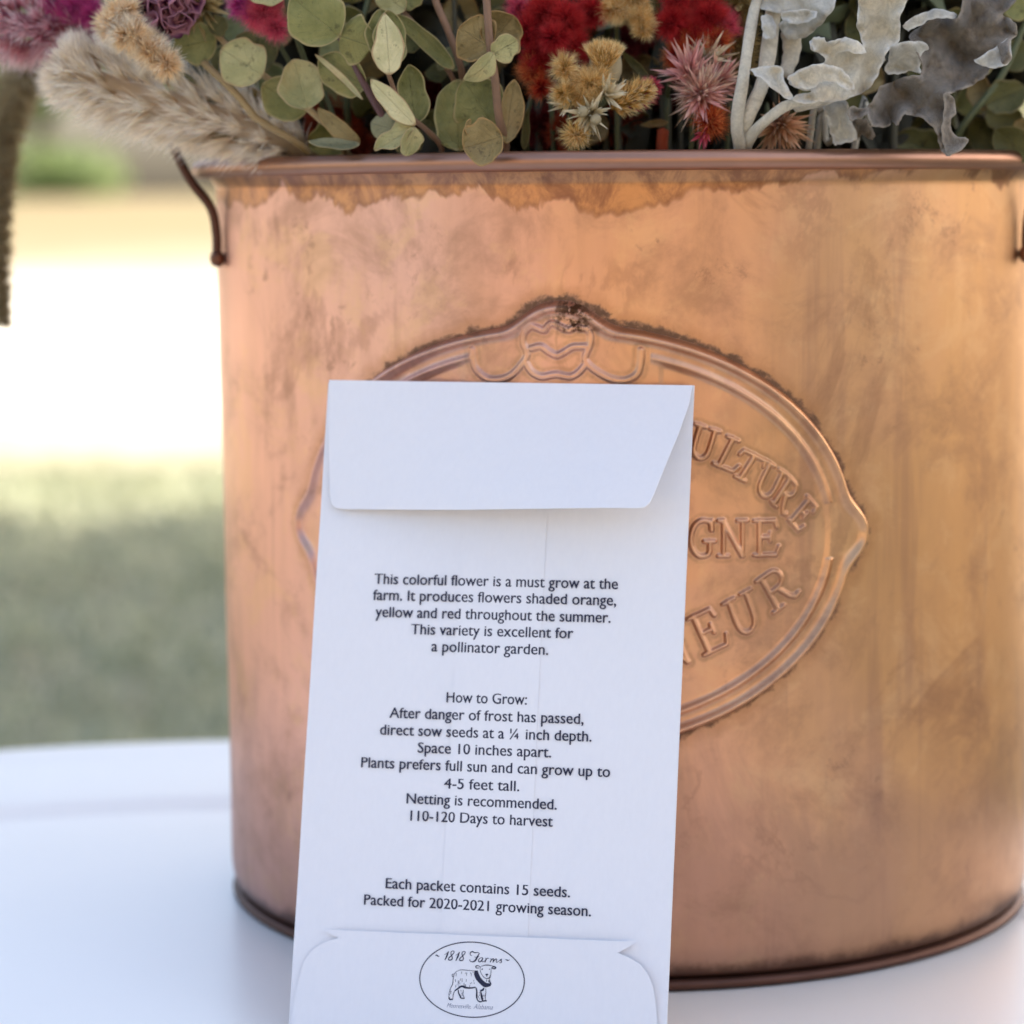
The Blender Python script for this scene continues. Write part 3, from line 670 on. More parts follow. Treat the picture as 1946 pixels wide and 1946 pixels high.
# printed lines
text = [('This colorful flower is a must grow at the', (187, 178), (1840, 215)), ('farm. It produces flowers shaded orange,', (178, 288), (1828, 326)), ('yellow and red throughout the summer.', (195, 403), (1790, 443)),
        ('This variety is excellent for', (437, 521), (1537, 550)), ('a pollinator garden.', (577, 638), (1368, 662)), ('How to Grow:', (680, 984), (1225, 1001)), ('After danger of frost has passed,', (290, 1088), (1608, 1132)),
        ('direct sow seeds at a \u00bc inch depth.', (225, 1203), (1662, 1251)), ('Space 10 inches apart.', (482, 1325), (1388, 1359)), ('Plants prefers full sun and can grow up to', (97, 1425), (1787, 1492)),
        ('4-5 feet tall.', (663, 1569), (1172, 1588)), ('Netting is recommended.', (407, 1670), (1425, 1713)), ('110-120 Days to harvest', (433, 1787), (1398, 1829))]
text = [(s_, (660+a[0]/3.578, 1060+a[1]/3.578), (660+b[0]/3.578, 1060+b[1]/3.578)) for s_, a, b in text]
text += [('Each packet contains 15 seeds.', (540+467/2.415, 1560+309/2.415), (540+1312/2.415, 1560+351/2.415)), ('Packed for 2020-2021 growing season.', (540+367/2.415, 1560+384/2.415), (540+1408/2.415, 1560+438/2.415))]
def text_mesh(s_, shear=0., off=.0):
    cu = bpy.data.curves.new('text', 'FONT'); cu.body = s_; cu.shear = shear; cu.offset = off; cu.resolution_u = 3
    o_ = bpy.data.objects.new('t', cu); COL.objects.link(o_)
    dg = bpy.context.evaluated_depsgraph_get(); me = bpy.data.meshes.new_from_object(o_.evaluated_get(dg))
    V = np.array([v.co[:] for v in me.vertices]); Fc = [tuple(p.vertices) for p in me.polygons]
    bpy.data.objects.remove(o_); bpy.data.curves.remove(cu); bpy.data.meshes.remove(me); return V, Fc
def ink(name, P2, Fc, hf, m_=M_ink, label=None):
    V = np.array([pk(p[0], p[1], hf(p[0], p[1])) for p in P2])
    o = mk(name, V, Fc, m_, pkt, smooth=False, label=label)
    if len(o.data.polygons) and sum(Vector(PNo).dot(f.normal)*f.area for f in o.data.polygons) < 0: o.data.flip_normals()
    return o
CAP = 20.3     # capital height in photo pixels
for s_, a, b in text:
    V, Fc = text_mesh(s_); V[:, 1] = np.where(V[:, 1] < .47, V[:, 1]*1.13, .531+(V[:, 1]-.47)*.77); x0, x1 = V[:, 0].min(), V[:, 0].max()
    A, B = pinv(*a), pinv(*b); ax = B-A; L = np.linalg.norm(ax); ax /= L; up_ = np.array([-ax[1], ax[0]])
    sc = L/(x1-x0); hy = (pinv(a[0], a[1]-CAP)-A)[1]/.73
    P2 = A+np.outer((V[:, 0]-x0)*sc, ax)+np.outer(V[:, 1]*hy, up_)
    nv = len(P2); sh = ax*.014*sc
    P2 = np.vstack([P2-sh, P2, P2+sh]); Fc = Fc+[tuple(i+nv for i in f) for f in Fc]+[tuple(i+2*nv for i in f) for f in Fc]
    lay = iter(np.repeat([-.000030, -.000022, -.000014], nv))
    ink('text_line', P2, Fc, lambda p, q: belly(p, q)+next(lay))
# farm emblem on the lower flap, drawn with strokes
KL = 8.05
def lp(x, y): return pinv(780+x/KL, 1770+y/KL)
lh = lambda p, q: bflap_h(p, q)+.00008
def stroke(pts, w0, w1=None, n=20, sm_=True):
    P = np.array([lp(*p) for p in (spline(pts, n) if sm_ else pts)]); k = len(P)
    T = np.gradient(P, axis=0); T /= np.linalg.norm(T, axis=1)[:, None]+1e-12; Nn = np.stack([-T[:, 1], T[:, 0]], -1)
    t = np.linspace(0, 1, k); wd = (np.interp(t, [0, .5, 1], [w0, w1 or w0, w0]) if not isinstance(w0, (list,)) else np.interp(t, np.linspace(0, 1, len(w0)), w0))/KL*px(.0)/2*1.3
    V = np.vstack([P+Nn*wd[:, None], P-Nn*wd[:, None]]); Fc = [(i, i+1, k+i+1, k+i) for i in range(k-1)]
    return np.column_stack([V, np.zeros(len(V))]), Fc
tt = np.linspace(0, 2*math.pi, 73); a3 = math.radians(2.5)
ov = [(955+800*math.cos(t)*math.cos(a3)-576*math.sin(t)*math.sin(a3), 735+800*math.cos(t)*math.sin(a3)+576*math.sin(t)*math.cos(a3)) for t in tt]
V, Fc = stroke(ov, 12, sm_=False); ink('emblem_oval', V, Fc, lh)
def eight(cx, cy, h=150, sl=.35):
    o_ = []
    for k in range(25):
        t = k/24*2*math.pi; y = math.cos(t)*.5; x = math.sin(2*t)*.5*(.62 if y > 0 else .75)
        o_.append((cx+x*h*.55+y*h*sl*1.0, cy-y*h))
    return o_
L_ = []
def ad(pts, w0, w1=None, n=20): L_.append(stroke(pts, w0, w1, n))
ad([(397, 372), (415, 358), (438, 375), (462, 378)], 4, 16); ad([(1468, 425), (1490, 432), (1510, 440), (1535, 428)], 4, 14)
for x in (0, 168):
    ad([(538+x, 352+x*.06), (570+x, 335+x*.06), (602+x, 300+x*.06)], 4, 5, 6); ad([(602+x, 300+x*.06), (575+x, 370+x*.06), (543+x, 436+x*.06)], 9, 20, 8)
for cx, cy in ((645, 365), (815, 372)): ad(eight(cx, cy, 140), 8, 13, 40)
ad([(1075, 328), (1040, 318), (1000, 322), (968, 305), (938, 320), (936, 355), (960, 370)], 5, 15, 24); ad([(1075, 328), (1045, 380), (1010, 440), (965, 462), (925, 445), (930, 425)], [6, 18, 20, 12, 6, 9], None, 24); ad([(995, 385), (1030, 392), (1070, 380)], 5, 8, 8)
def lt(pts, w=12): ad(pts, 5, w, 18)
lt([(1125, 398), (1090, 400), (1062, 425), (1060, 455), (1085, 460), (1112, 435), (1128, 400), (1112, 445), (1125, 465), (1150, 445)], 14)
lt([(1160, 405), (1175, 412), (1165, 440), (1155, 470), (1175, 425), (1205, 405), (1220, 415)], 14)
lt([(1240, 412), (1255, 415), (1245, 445), (1235, 472), (1258, 430), (1285, 412), (1290, 425), (1280, 472), (1300, 435), (1330, 415), (1340, 425), (1325, 465), (1345, 470), (1365, 450)], 13)
lt([(1365, 455), (1400, 425), (1410, 420), (1400, 440), (1412, 460), (1395, 478), (1375, 470)], 14)
V, Fc = join(L_); ink('emblem_lettering', V, Fc, lh, label='1818 Farms in slanted script')
L_ = []
for a_, b_, xx in (('Mooresville,', (565, 1160), 935), ('Alabama', (975, 1180), 1270)):
    V, Fc = text_mesh(a_, .45, -.012); x0, x1 = V[:, 0].min(), V[:, 0].max(); A = lp(*b_); B = lp(xx, b_[1]+(xx-b_[0])*.055); ax = B-A; sc = np.linalg.norm(ax)/(x1-x0); ax /= np.linalg.norm(ax); up_ = np.array([-ax[1], ax[0]])
    P2 = A+np.outer((V[:, 0]-x0)*sc, ax)+np.outer(V[:, 1]*sc*1.25, up_); L_.append((np.column_stack([P2, np.zeros(len(P2))]), Fc))
V, Fc = join(L_); ink('emblem_small_lettering', V, Fc, lh, M_ink2)
# the sheep: pen strokes
L_ = []
ad([(720, 608), (780, 585), (880, 590), (1000, 600)], 4, 8); ad([(720, 608), (685, 650), (668, 720), (660, 800), (630, 860), (605, 930), (598, 1010)], 5, 9)
ad([(690, 648), (655, 655), (660, 690), (682, 680)], 5, 8); ad([(598, 1010), (615, 1035), (660, 1035)], 14, 18); ad([(660, 1030), (668, 960), (690, 905)], 6, 9)
ad([(690, 905), (740, 870), (800, 835), (850, 855), (930, 862), (1010, 850)], 14, 24); ad([(745, 890), (750, 940), (775, 990), (785, 1015), (840, 1020)], 12, 18); ad([(840, 1020), (815, 960), (822, 890)], 5, 8)
ad([(1015, 855), (1028, 920), (1025, 1000), (1040, 1055)], 12, 20); ad([(1040, 1055), (1075, 1072), (1110, 1070)], 12, 16); ad([(1085, 890), (1095, 960), (1110, 1040), (1120, 1068)], 10, 26); ad([(1140, 860), (1120, 890), (1085, 905)], 12, 26)
ad([(1120, 1065), (1150, 1058), (1178, 1060)], 14, 16); ad([(1165, 870), (1165, 930), (1155, 1000), (1160, 1050)], 5, 8)
ad([(1020, 595), (1025, 650), (1050, 710), (1100, 770), (1160, 815), (1240, 812)], [40, 58, 60, 56, 58, 30], None, 26); ad([(1245, 812), (1235, 780), (1225, 760)], 14, 16)
ad([(1085, 540), (1085, 600), (1110, 660), (1150, 705), (1190, 718), (1225, 700), (1245, 660)], 4, 8); ad([(1240, 660), (1225, 705), (1190, 716)], 9, 14)
ad([(1100, 530), (1160, 512), (1230, 515), (1290, 530)], 6, 12); ad([(1095, 545), (1050, 520), (1018, 530), (1025, 555), (1070, 555)], 6, 14); ad([(1250, 560), (1290, 535), (1318, 550), (1300, 568), (1260, 560)], 8, 20)
ad([(1250, 570), (1248, 620), (1242, 665)], 5, 7); ad([(1108, 568), (1118, 580)], 18, 20, 4); ad([(1222, 572), (1230, 580)], 14, 16, 4); ad([(1165, 650), (1183, 660), (1200, 648)], 14, 22, 6); ad([(1183, 660), (1184, 690)], 8, 8, 4)
for k in range(26):
    x = 700+rng.uniform(0, 300); y = rng.choice([620, 730, 780, 800])+rng.uniform(-20, 20); l = rng.uniform(20, 60); ad([(x, y), (x+rng.uniform(-5, 5), y+l)], 3, 7, 4)
for x0, y0 in ((620, 940), (800, 930), (1050, 960), (1135, 960)):
    for k in range(6): x = x0+rng.uniform(-22, 22); y = y0+rng.uniform(-50, 60); ad([(x, y), (x+4, y+26)], 3, 7, 4)
for k in range(10): x = 1170+rng.uniform(0, 60); y = 720+rng.uniform(0, 40); ad([(x, y), (x+2, y+24)], 3, 5, 4)
V, Fc = join(L_); ink('emblem_sheep', V, Fc, lh, label='pen drawn sheep with a dark collar')

# ------------------------------------------------------------------ flower builders
DOWN_Y = .10
def euc_leaf(parent, bu, bv, tu, tv, wpx, y, kind='g', cup=.22, curl=.22, fold=0., y2=None, shape=.5, nt_=13, nc=9, wav=.085, roll=0.):
    """leaf from base pixel to tip pixel, wpx wide; y/y2 depth of base and tip; cup across, curl along, roll tilts it about its midrib"""
    A = at(bu, bv, y); B = at(tu, tv, y if y2 is None else y2)
    ax = B-A; L = np.linalg.norm(ax); ax /= L
    vd = (EYE-A); vd /= np.linalg.norm(vd); side = np.cross(ax, vd); side /= np.linalg.norm(side); nor = np.cross(side, ax)
    side, nor = side*math.cos(roll)+nor*math.sin(roll), nor*math.cos(roll)-side*math.sin(roll)
    W = wpx*px(y)/2/max(.25, math.cos(roll))
    t = np.linspace(0, 1, nt_)[:, None]; c = np.linspace(-1, 1, nc)[None, :]
    cup = cup+.16*math.sin(bu*1.7+tv); curl = curl+.22*math.sin(bv*2.3+tu)
    tw = np.clip(t, 1e-3, 1-1e-3)**(.5+.0*shape)*np.clip(1-t, 1e-3, 1)**(.42+shape*.4); tw = tw/tw.max()
    sd = int(bu*7+bv*13+tu)
    ph = (sd % 97)/97*6.28
    edge = 1+wav*np.sin(t*9+ph+c*2)+wav*.6*np.sin(t*17+ph*2)
    X = L*t + 0*c
    Y = W*tw*c*edge
    cupz = cup*W*(np.abs(c)**1.8)*(tw**.7) + fold*W*np.abs(c)*tw
    curlz = curl*L*((2*t-1)**2-1)*-1*.5 + .0*c
    Z = cupz-curlz+wav*W*1.2*np.sin(t*7+ph+c*3)*np.abs(c)
    P = A+ax*X[..., None]+side*Y[..., None]+nor*Z[..., None]
    uv = np.stack([t+0*c, c+0*t], -1).reshape(-1, 2)
    rd = np.maximum(np.abs(c)+0*t, np.abs(2*t-1)+0*c)
    o = mk('leaf', P.reshape(-1, 3), grid_faces(nt_, nc), ML[kind], parent, uv=uv, attrs={'rimd': rd.ravel()})
    solid(o, .00028, 0); s_ = o.modifiers.new('sub', 'SUBSURF'); s_.levels = 1; s_.render_levels = 1
    return o
def inside(P):
    """keep a stalk within the mouth of the bucket once it is lower than the rim"""
    P = np.array(P, float); w_ = np.clip((RIMZ+.012-P[:, 2])/.010, 0, 1)
    dx, dy = P[:, 0]-PCX, P[:, 1]-PCY; c, s_ = math.cos(PTH), math.sin(PTH); lx, ly = dx*c+dy*s_, -dx*s_+dy*c
    L = np.sqrt((lx/(PA*.95))**2+(ly/(PB*.955))**2); f = np.where(L > 1, 1/np.maximum(L, 1e-6), 1.); f = 1-w_*(1-f)
    P[:, 0] = PCX+dx*f; P[:, 1] = PCY+dy*f; return P
def stem(parent, pts, r0, r1=None, m_=M_stem, n=16, name='stem'):
    """pts are (u, v, y)"""
    P = inside(spline([at(*p) for p in pts], n)); V, Fc = tube(P, np.linspace(r0, r1 or r0, n), 8); return mk(name, V, Fc, m_, parent)
def into_pot(u, v, y):
    """a way down into the bucket from a pixel position"""
    p = at(u, v, y); return p
def stem3(parent, P, r0, r1, m_=M_stem, n=14):
    V, Fc = tube(inside(spline(P, n)), np.linspace(r0, r1, n), 7); return mk('stem', V, Fc, m_, parent)
def downstem(parent, u, v, y, m_=M_stemg, r=.0008):
    p = at(u, v, y); c = np.array([PCX, PCY, 0.]); q = np.array([p[0]*.55+c[0]*.45, p[1]*.4+c[1]*.6, .05])
    i = np.array([p[0]*.9+c[0]*.1, max(p[1]+.012, .05), .226]); dx_, dy_ = i[0]-PCX, i[1]-PCY; L_e = math.hypot(dx_/(PA*.86), dy_/(PB*.86))
    if L_e > 1: i[0] = PCX+dx_/L_e; i[1] = PCY+dy_/L_e
    q = np.array([i[0]*.7+c[0]*.3, i[1]*.7+c[1]*.3, .05])
    return stem3(parent, [p, (p+i)/2+np.array([0, .003, 0]), i, q], r*.8, r, m_)

def strands(R, D, L, Wd, bend, seed, droop=0.):
    """tapered ribbons; R roots, D unit dirs, L lengths, Wd widths"""
    r = np.random.default_rng(seed); n = len(R)
    a = np.cross(D, r.normal(size=(n, 3))); a /= np.linalg.norm(a, axis=1)[:, None]+1e-9
    b = r.normal(size=(n, 3)); b -= (b*D).sum(1)[:, None]*D; b /= np.linalg.norm(b, axis=1)[:, None]+1e-9
    L = L[:, None]; Wd = Wd[:, None]/2
    p1 = R+D*L*.5+b*L*bend*.25; p2 = R+D*L*.97+b*L*bend+np.array([0, 0, -1])*droop*L
    V = np.stack([R-a*Wd, R+a*Wd, p1+a*Wd*.8, p1-a*Wd*.8, p2], 1).reshape(-1, 3)
    k = np.arange(n)*5
    Fq = np.concatenate([np.stack([k, k+1, k+2], -1), np.stack([k, k+2, k+3], -1), np.stack([k+3, k+2, k+4], -1)])
    tf = np.tile(np.array([0, 0, .5, .5, 1.]), n); rd = np.repeat(r.random(n), 5)
    return V, Fq, tf, rd
def bristles(parent, R, D, L, Wd, m_, seed=1, bend=.25, name='bristles', droop=0.):
    V, Fq, tf, rd = strands(np.asarray(R), np.asarray(D), np.asarray(L), np.asarray(Wd), bend, seed, droop)
    return mk(name, V, Fq, m_, parent, smooth=False, attrs={'tipf': tf, 'rnd': rd}, kind='stuff')
def unit(a): return a/(np.linalg.norm(a, axis=-1, keepdims=True)+1e-12)
def ellipsoid(c, R3, seg=14, rg=9, seed=0, amp=.15):
    t = np.linspace(0, math.pi, rg)[:, None]; p = np.arange(seg)[None, :]*2*math.pi/seg
    D = np.stack([np.sin(t)*np.cos(p), np.sin(t)*np.sin(p), np.cos(t)+0*p], -1)
    k = 1+amp*vnoise(D, 3, seed)[..., None]
    return (np.array(c)+D*np.array(R3)*k).reshape(-1, 3), [tuple(f) for f in grid_faces(rg, seg, False, True).tolist()]
def comb(name, lobes, y, key, label, cat='flower', scale=(3.513, 950, 0), dens=1., blen=.0042, group='cockscomb flower heads', stm=True, depth=.8, wd=.00012):
    """velvet cockscomb: lobes of (cx, cy, rx, ry[, key[, dy]]) in crop pixels"""
    k, ox, oy = scale
    c0 = at(ox+lobes[0][0]/k, oy+lobes[0][1]/k, y); o = empty(name, c0, label, cat, group)
    core = []; by = {}
    for i, lb in enumerate(lobes):
        cx, cy, rx, ry = lb[0], lb[1], lb[2]*1.1, lb[3]*1.1; kk = lb[4] if len(lb) > 4 and lb[4] else key; dy = lb[5] if len(lb) > 5 else 0.
        yy = y+dy+rng.uniform(-.002, .002); c = at(ox+cx/k, oy+cy/k, yy); m_ = px(yy)/k
        R3 = np.array([rx*m_, (rx+ry)/2*m_*depth, ry*m_]); R3c = np.maximum(R3-blen*.75, R3*.35)
        core.append(ellipsoid(c, R3c, seed=i))
        area = R3[0]*R3[2]*1e6; n = int(170*area*dens)+200
        D = unit(rng.normal(size=(n, 3))); wob = (.74+.36*np.sqrt(np.abs(vnoise(D, 3.0, 100+i, 1)))+.05*vnoise(D, 7, 3+i, 1))[:, None]
        R_ = c+D*R3c*wob*.97; Dn = unit(D/R3c*R3c.mean()+rng.normal(0, .13, (n, 3))+.85*np.stack([vnoise(D, 3.4, 31+i, 1), .5*vnoise(D, 3.4, 47+i, 1), vnoise(D, 3.4, 77+i, 1)], -1))
        by.setdefault(kk, []).append((R_, Dn, blen*(.6+.7*rng.random(n))))
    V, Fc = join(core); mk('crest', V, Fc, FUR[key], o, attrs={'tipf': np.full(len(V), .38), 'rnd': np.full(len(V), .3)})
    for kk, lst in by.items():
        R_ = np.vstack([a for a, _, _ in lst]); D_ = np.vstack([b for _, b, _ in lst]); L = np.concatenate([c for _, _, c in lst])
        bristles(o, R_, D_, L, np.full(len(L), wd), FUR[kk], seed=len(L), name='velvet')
    if stm: downstem(o, ox+lobes[0][0]/k, oy+lobes[0][1]/k, y+.006)
    return o
def plume(name, axis, rad, key, label, ntuft, tuftlen, group='feathery plume flowers', stm=None, wd=.00022, per=46, spread=.32, lean=.9, cat='flower', start_kind=None, core=.25):
    """axis: (u,v,y) from tip to base; rad: radii (m)"""
    P = spline([at(*p) for p in axis], 60); o = empty(name, P[0], label, cat, group)
    rr = np.interp(np.linspace(0, 1, 60), np.linspace(0, 1, len(rad)), rad)
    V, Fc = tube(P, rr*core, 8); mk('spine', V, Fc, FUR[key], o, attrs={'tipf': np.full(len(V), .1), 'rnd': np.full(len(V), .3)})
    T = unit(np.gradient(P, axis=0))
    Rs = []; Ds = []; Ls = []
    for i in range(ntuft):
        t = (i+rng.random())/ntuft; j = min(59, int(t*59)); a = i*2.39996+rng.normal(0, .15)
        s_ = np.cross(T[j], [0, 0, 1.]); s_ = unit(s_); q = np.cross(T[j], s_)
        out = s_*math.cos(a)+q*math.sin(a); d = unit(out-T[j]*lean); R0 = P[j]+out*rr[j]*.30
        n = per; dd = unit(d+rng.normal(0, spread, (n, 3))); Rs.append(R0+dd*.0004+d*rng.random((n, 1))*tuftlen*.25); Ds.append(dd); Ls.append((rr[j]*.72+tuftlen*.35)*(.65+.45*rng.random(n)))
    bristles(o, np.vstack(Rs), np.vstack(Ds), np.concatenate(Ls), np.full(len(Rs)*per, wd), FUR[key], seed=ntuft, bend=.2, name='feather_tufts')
    if stm: stem3(o, [P[-1]]+[at(*q) for q in stm], .0012, .0012, M_stemy)
    return o
def bracts(parent, c, n, ln, wd, key, seed, dirv=(0, -1, 0), cone=1.1, name='bract', curve=.25, keep=None, ring=None):
    """pointed papery petals, each its own mesh object sharing nothing but the material"""
    r = np.random.default_rng(seed); dirv = unit(np.array(dirv, float))
    for i in range(n):
        D = dirv+cone*unit(r.normal(size=3)); D = unit(D)
        s_ = unit(np.cross(D, r.normal(size=3))); q = np.cross(D, s_); L = ln*(.7+.5*r.random()); W = wd*(.7+.5*r.random())
        t = np.linspace(0, 1, 7)[:, None]; cc = np.array([-1, 0, 1.])[None, :]
        prof = np.array([.35, .8, 1, .92, .65, .32, .02])[:, None]
        X = L*t+0*cc; Y = W/2*prof*cc; Z = W*.35*(np.abs(cc)-.4)*prof+curve*L*(t**2)*(r.random()-.3)
        P = np.array(c)+D*X[..., None]+s_*Y[..., None]+q*Z[..., None]+D*.0006
        mk(name, P.reshape(-1, 3), grid_faces(7, 3), FUR[key], parent, attrs={'tipf': np.repeat(np.linspace(.1, 1, 7), 3), 'rnd': np.full(21, r.random())})

C3 = (3.513, 950, 0); C1 = (2.972, 0, 0); C4 = (3.242, 1350, 0)
def P3c(x, y_, d): return at(950+x/3.513, y_/3.513, d)

# --- eucalyptus, branch by branch (pixels of the photograph)
EG = 'eucalyptus branches in the bucket'
br1 = empty('eucalyptus_branch', at(655, 120, .045), 'eucalyptus branch with large round green leaves on a dark diagonal stem', 'branch', EG)
stem(br1, [(575, -60, .040), (600, 20, .038), (646, 70, .038), (695, 165, .043), (730, 225, .048), (770, 280, .056), (810, 350, .07)], .0008, .0011, simple('purple_stem', (.13, .06, .055), .55, 0, .4, 150), 24)
euc_leaf(br1, 646, 70, 553, -8, 112, .036, 'g', .12, .1, roll=.15)
euc_leaf(br1, 646, 68, 708, 88, 92, .037, 'g', .10, .12, roll=-.2)
euc_leaf(br1, 696, 165, 606, 110, 76, .044, 'g', .35, .25, roll=.7)
euc_leaf(br1, 690, 190, 598, 103, 12, .0405, 'c', .35, .45, roll=.3, shape=.2)
euc_leaf(br1, 757, 250, 705, 232, 56, .047, 's', .1, .1)
euc_leaf(br1, 757, 250, 800, 285, 60, .05, 'd', .1, .1)
br2 = empty('eucalyptus_branch', at(790, 236, .035), 'eucalyptus sprig with pale teardrop and long rolled cream leaves, left of centre', 'branch', EG)
stem(br2, [(737, 138, .031), (754, 182, .033), (775, 215, .034), (789, 238, .035), (826, 286, .042), (860, 350, .06)], .0006, .0008, M_stem, 20)
euc_leaf(br2, 740, 143, 731, 24, 60, .028, 'c', .30, .12, shape=1.1, roll=-.15)
euc_leaf(br2, 745, 130, 738, 18, 64, .034, 'g', .2, .1, roll=.2)
euc_leaf(br2, 738, 120, 722, 16, 70, .038, 'g', .15, .1)
euc_leaf(br2, 790, 238, 704, 150, 40, .030, 'c', .45, -.22, roll=.25, shape=.45)
euc_leaf(br2, 790, 236, 776, 122, 58, .037, 'g', .3, .2, roll=-.3)
euc_leaf(br2, 789, 242, 712, 287, 40, .031, 'p', .4, .15, roll=-.6, shape=.9, wav=.16)
euc_leaf(br2, 789, 242, 768, 296, 40, .030, 'p', .2, .1, roll=.6, shape=.3, wav=.14)
br3 = empty('eucalyptus_branch', at(940, 130, .032), 'eucalyptus stem rising from the rim with brown perfoliate leaves, beside the red cockscomb', 'branch', EG)
stem(br3, [(921, -60, .03), (926, 20, .029), (932, 93, .029), (942, 160, .031), (950, 258, .034), (962, 300, .042), (975, 350, .06)], .0010, .0012, M_stem, 24)
euc_leaf(br3, 934, 92, 872, 52, 96, .031, 'b', .18, .1, roll=.2)
euc_leaf(br3, 930, 92, 978, 30, 92, .033, 'b', .18, .1, roll=-.25)
euc_leaf(br3, 938, 100, 881, 151, 40, .027, 'p', .35, -.25, roll=.5, shape=.6)
euc_leaf(br3, 934, 104, 984, 76, 52, .028, 'p', .35, .2, roll=-.4, shape=.4)
euc_leaf(br3, 962, 274, 978, 150, 46, .036, 'b', .35, .15, roll=-.35, shape=.4)
euc_leaf(br3, 946, 250, 880, 150, 108, .041, 'g', .15, .15, roll=.1)
euc_leaf(br3, 872, 288, 870, 150, 96, .043, 'g', .15, .1, roll=.2)
euc_leaf(br3, 955, 258, 880, 282, 88, .0225, 'b', .28, .30, roll=-.1, shape=.15, wav=.09)
euc_leaf(br3, 893, 226, 888, 256, 11, .022, 'b', .4, .3, roll=.7)
br4 = empty('eucalyptus_branch', at(525, 150, .06), 'eucalyptus branch arching left with pairs of round pale green leaves', 'branch', EG)
stem(br4, [(400, 40, .066), (420, 75, .062), (500, 142, .058), (584, 205, .055), (630, 250, .058), (665, 300, .07)], .0007, .0011, M_stemy, 24)
euc_leaf(br4, 500, 144, 420, 92, 96, .052, 'p', .10, .12, roll=.1)
euc_leaf(br4, 508, 135, 452, 65, 96, .062, 'd', .1, .1)
euc_leaf(br4, 586, 208, 558, 112, 88, .050, 'p', .12, .15, roll=-.1)
euc_leaf(br4, 584, 212, 498, 160, 84, .056, 'g', .15, .2, roll=.25)
euc_leaf(br4, 412, 72, 330, 92, 78, .062, 'g', .12, .1, roll=.1)
euc_leaf(br4, 410, 66, 345, 30, 66, .07, 'd', .12, .1)
euc_leaf(br4, 400, 62, 428, 34, 42, .06, 'd', .2, .1)
euc_leaf(br4, 685, 272, 603, 205, 34, .052, 'b', .3, -.1, roll=.45, shape=.5)
euc_leaf(br4, 684, 274, 586, 268, 20, .046, 's', .3, .2, roll=-.9)
br5 = empty('eucalyptus_branch', at(230, 30, .08), 'small grey green sprig at the upper left, behind the peach flower', 'branch', EG)
stem(br5, [(330, -60, .08), (262, 20, .08), (250, 34, .08), (256, 60, .085), (330, 150, .09), (460, 320, .1)], .0007, .0010, M_stemg, 20)
euc_leaf(br5, 252, 30, 186, 16, 34, .078, 's', .2, .1); euc_leaf(br5, 252, 36, 310, 62, 40, .080, 's', .2, .15); euc_leaf(br5, 250, 22, 226, -30, 34, .078, 's', .2, .15); euc_leaf(br5, 215, 4, 186, -20, 40, .08, 's', .2, .1)
br6 = empty('eucalyptus_branch', at(807, 66, .05), 'thin eucalyptus twig with narrow folded leaves, just left of the upright stem', 'branch', EG)
stem(br6, [(735, -40, .05), (759, 12, .05), (807, 68, .05), (850, 130, .052), (880, 200, .056), (900, 320, .07)], .0006, .0008, M_stem, 20)
euc_leaf(br6, 864, 130, 752, 26, 34, .044, 'g', .45, -.1, roll=.4, shape=.5)
euc_leaf(br6, 770, 20, 712, -22, 50, .044, 'p', .2, .1); euc_leaf(br6, 760, 14, 800, -30, 50, .048, 'g', .2, .1); euc_leaf(br6, 800, 60, 760, 95, 44, .055, 'd', .2, .1)
stem(br6, [(812, -60, .048), (829, 5, .047), (853, 62, .047), (878, 138, .05), (885, 220, .06)], .0010, .0010, M_stem, 16)
br7 = empty('eucalyptus_branch', at(500, 0, .045), 'pale leaf pair at the top edge above the rose celosia', 'branch', EG)
stem(br7, [(560, -90, .045), (545, -20, .046), (560, 60, .055), (620, 220, .08)], .0007, .0009, M_stemg)
euc_leaf(br7, 548, -18, 470, -6, 44, .043, 'p', .3, .1); euc_leaf(br7, 546, -22, 600, -60, 60, .047, 'g', .2, .1)
stem(br7, [(386, 118, .062), (450, 180, .060), (505, 250, .062), (538, 292, .066), (570, 350, .08)], .0010, .0011, M_stemy)
br8 = empty('eucalyptus_branch', at(1800, 200, .075), 'dark green eucalyptus branch low on the right behind the grey leaf', 'branch', EG)
stem(br8, [(1950, 40, .08), (1900, 150, .078), (1830, 240, .078), (1790, 330, .085)], .0008, .0011, M_stemg)
for q in [(1872, 200, 1950, 168, 66, .078, 'd'), (1872, 215, 1946, 232, 60, .085, 'd'), (1795, 288, 1698, 262, 66, .085, 'd'), (1868, 210, 1850, 130, 44, .08, 'b'), (1905, 20, 1990, -10, 60, .075, 'g'), (1900, 120, 1960, 90, 60, .09, 'd'), (1800, 300, 1850, 240, 50, .095, 'd')]:
    euc_leaf(br8, *q, cup=.2, curl=.15)
for q in [(1960, 300, 1890, 245, 70, .070, 'd'), (1890, 300, 1850, 225, 60, .088, 'd'), (1990, 290, 1930, 230, 70, .080, 'b'), (1940, 320, 1960, 235, 80, .095, 'd'), (1900, 320, 1915, 235, 70, .098, 'g'), (1860, 330, 1880, 255, 70, .094, 'd'), (1985, 330, 1995, 240, 80, .086, 'd')]:
    euc_leaf(br8, *q, cup=.3, curl=.2, roll=.2)
# narrow dark leaves low in the middle
br9 = empty('narrow_leaf_sprig', at(1000, 250, .055), 'narrow olive leaf sprig low in the middle, right of the eucalyptus stem', 'sprig', None)
stem(br9, [(1010, 180, .055), (1000, 240, .055), (1005, 330, .07)], .0006, .0008, M_stemg); euc_leaf(br9, 996, 285, 1003, 205, 16, .05, 'd', .4, .1, shape=1); euc_leaf(br9, 1270, 232, 1216, 238, 14, .06, 'b', .3, .1, shape=.8)
euc_leaf(br9, 1240, 160, 1180, 96, 18, .055, 'd', .3, .1, shape=.8)

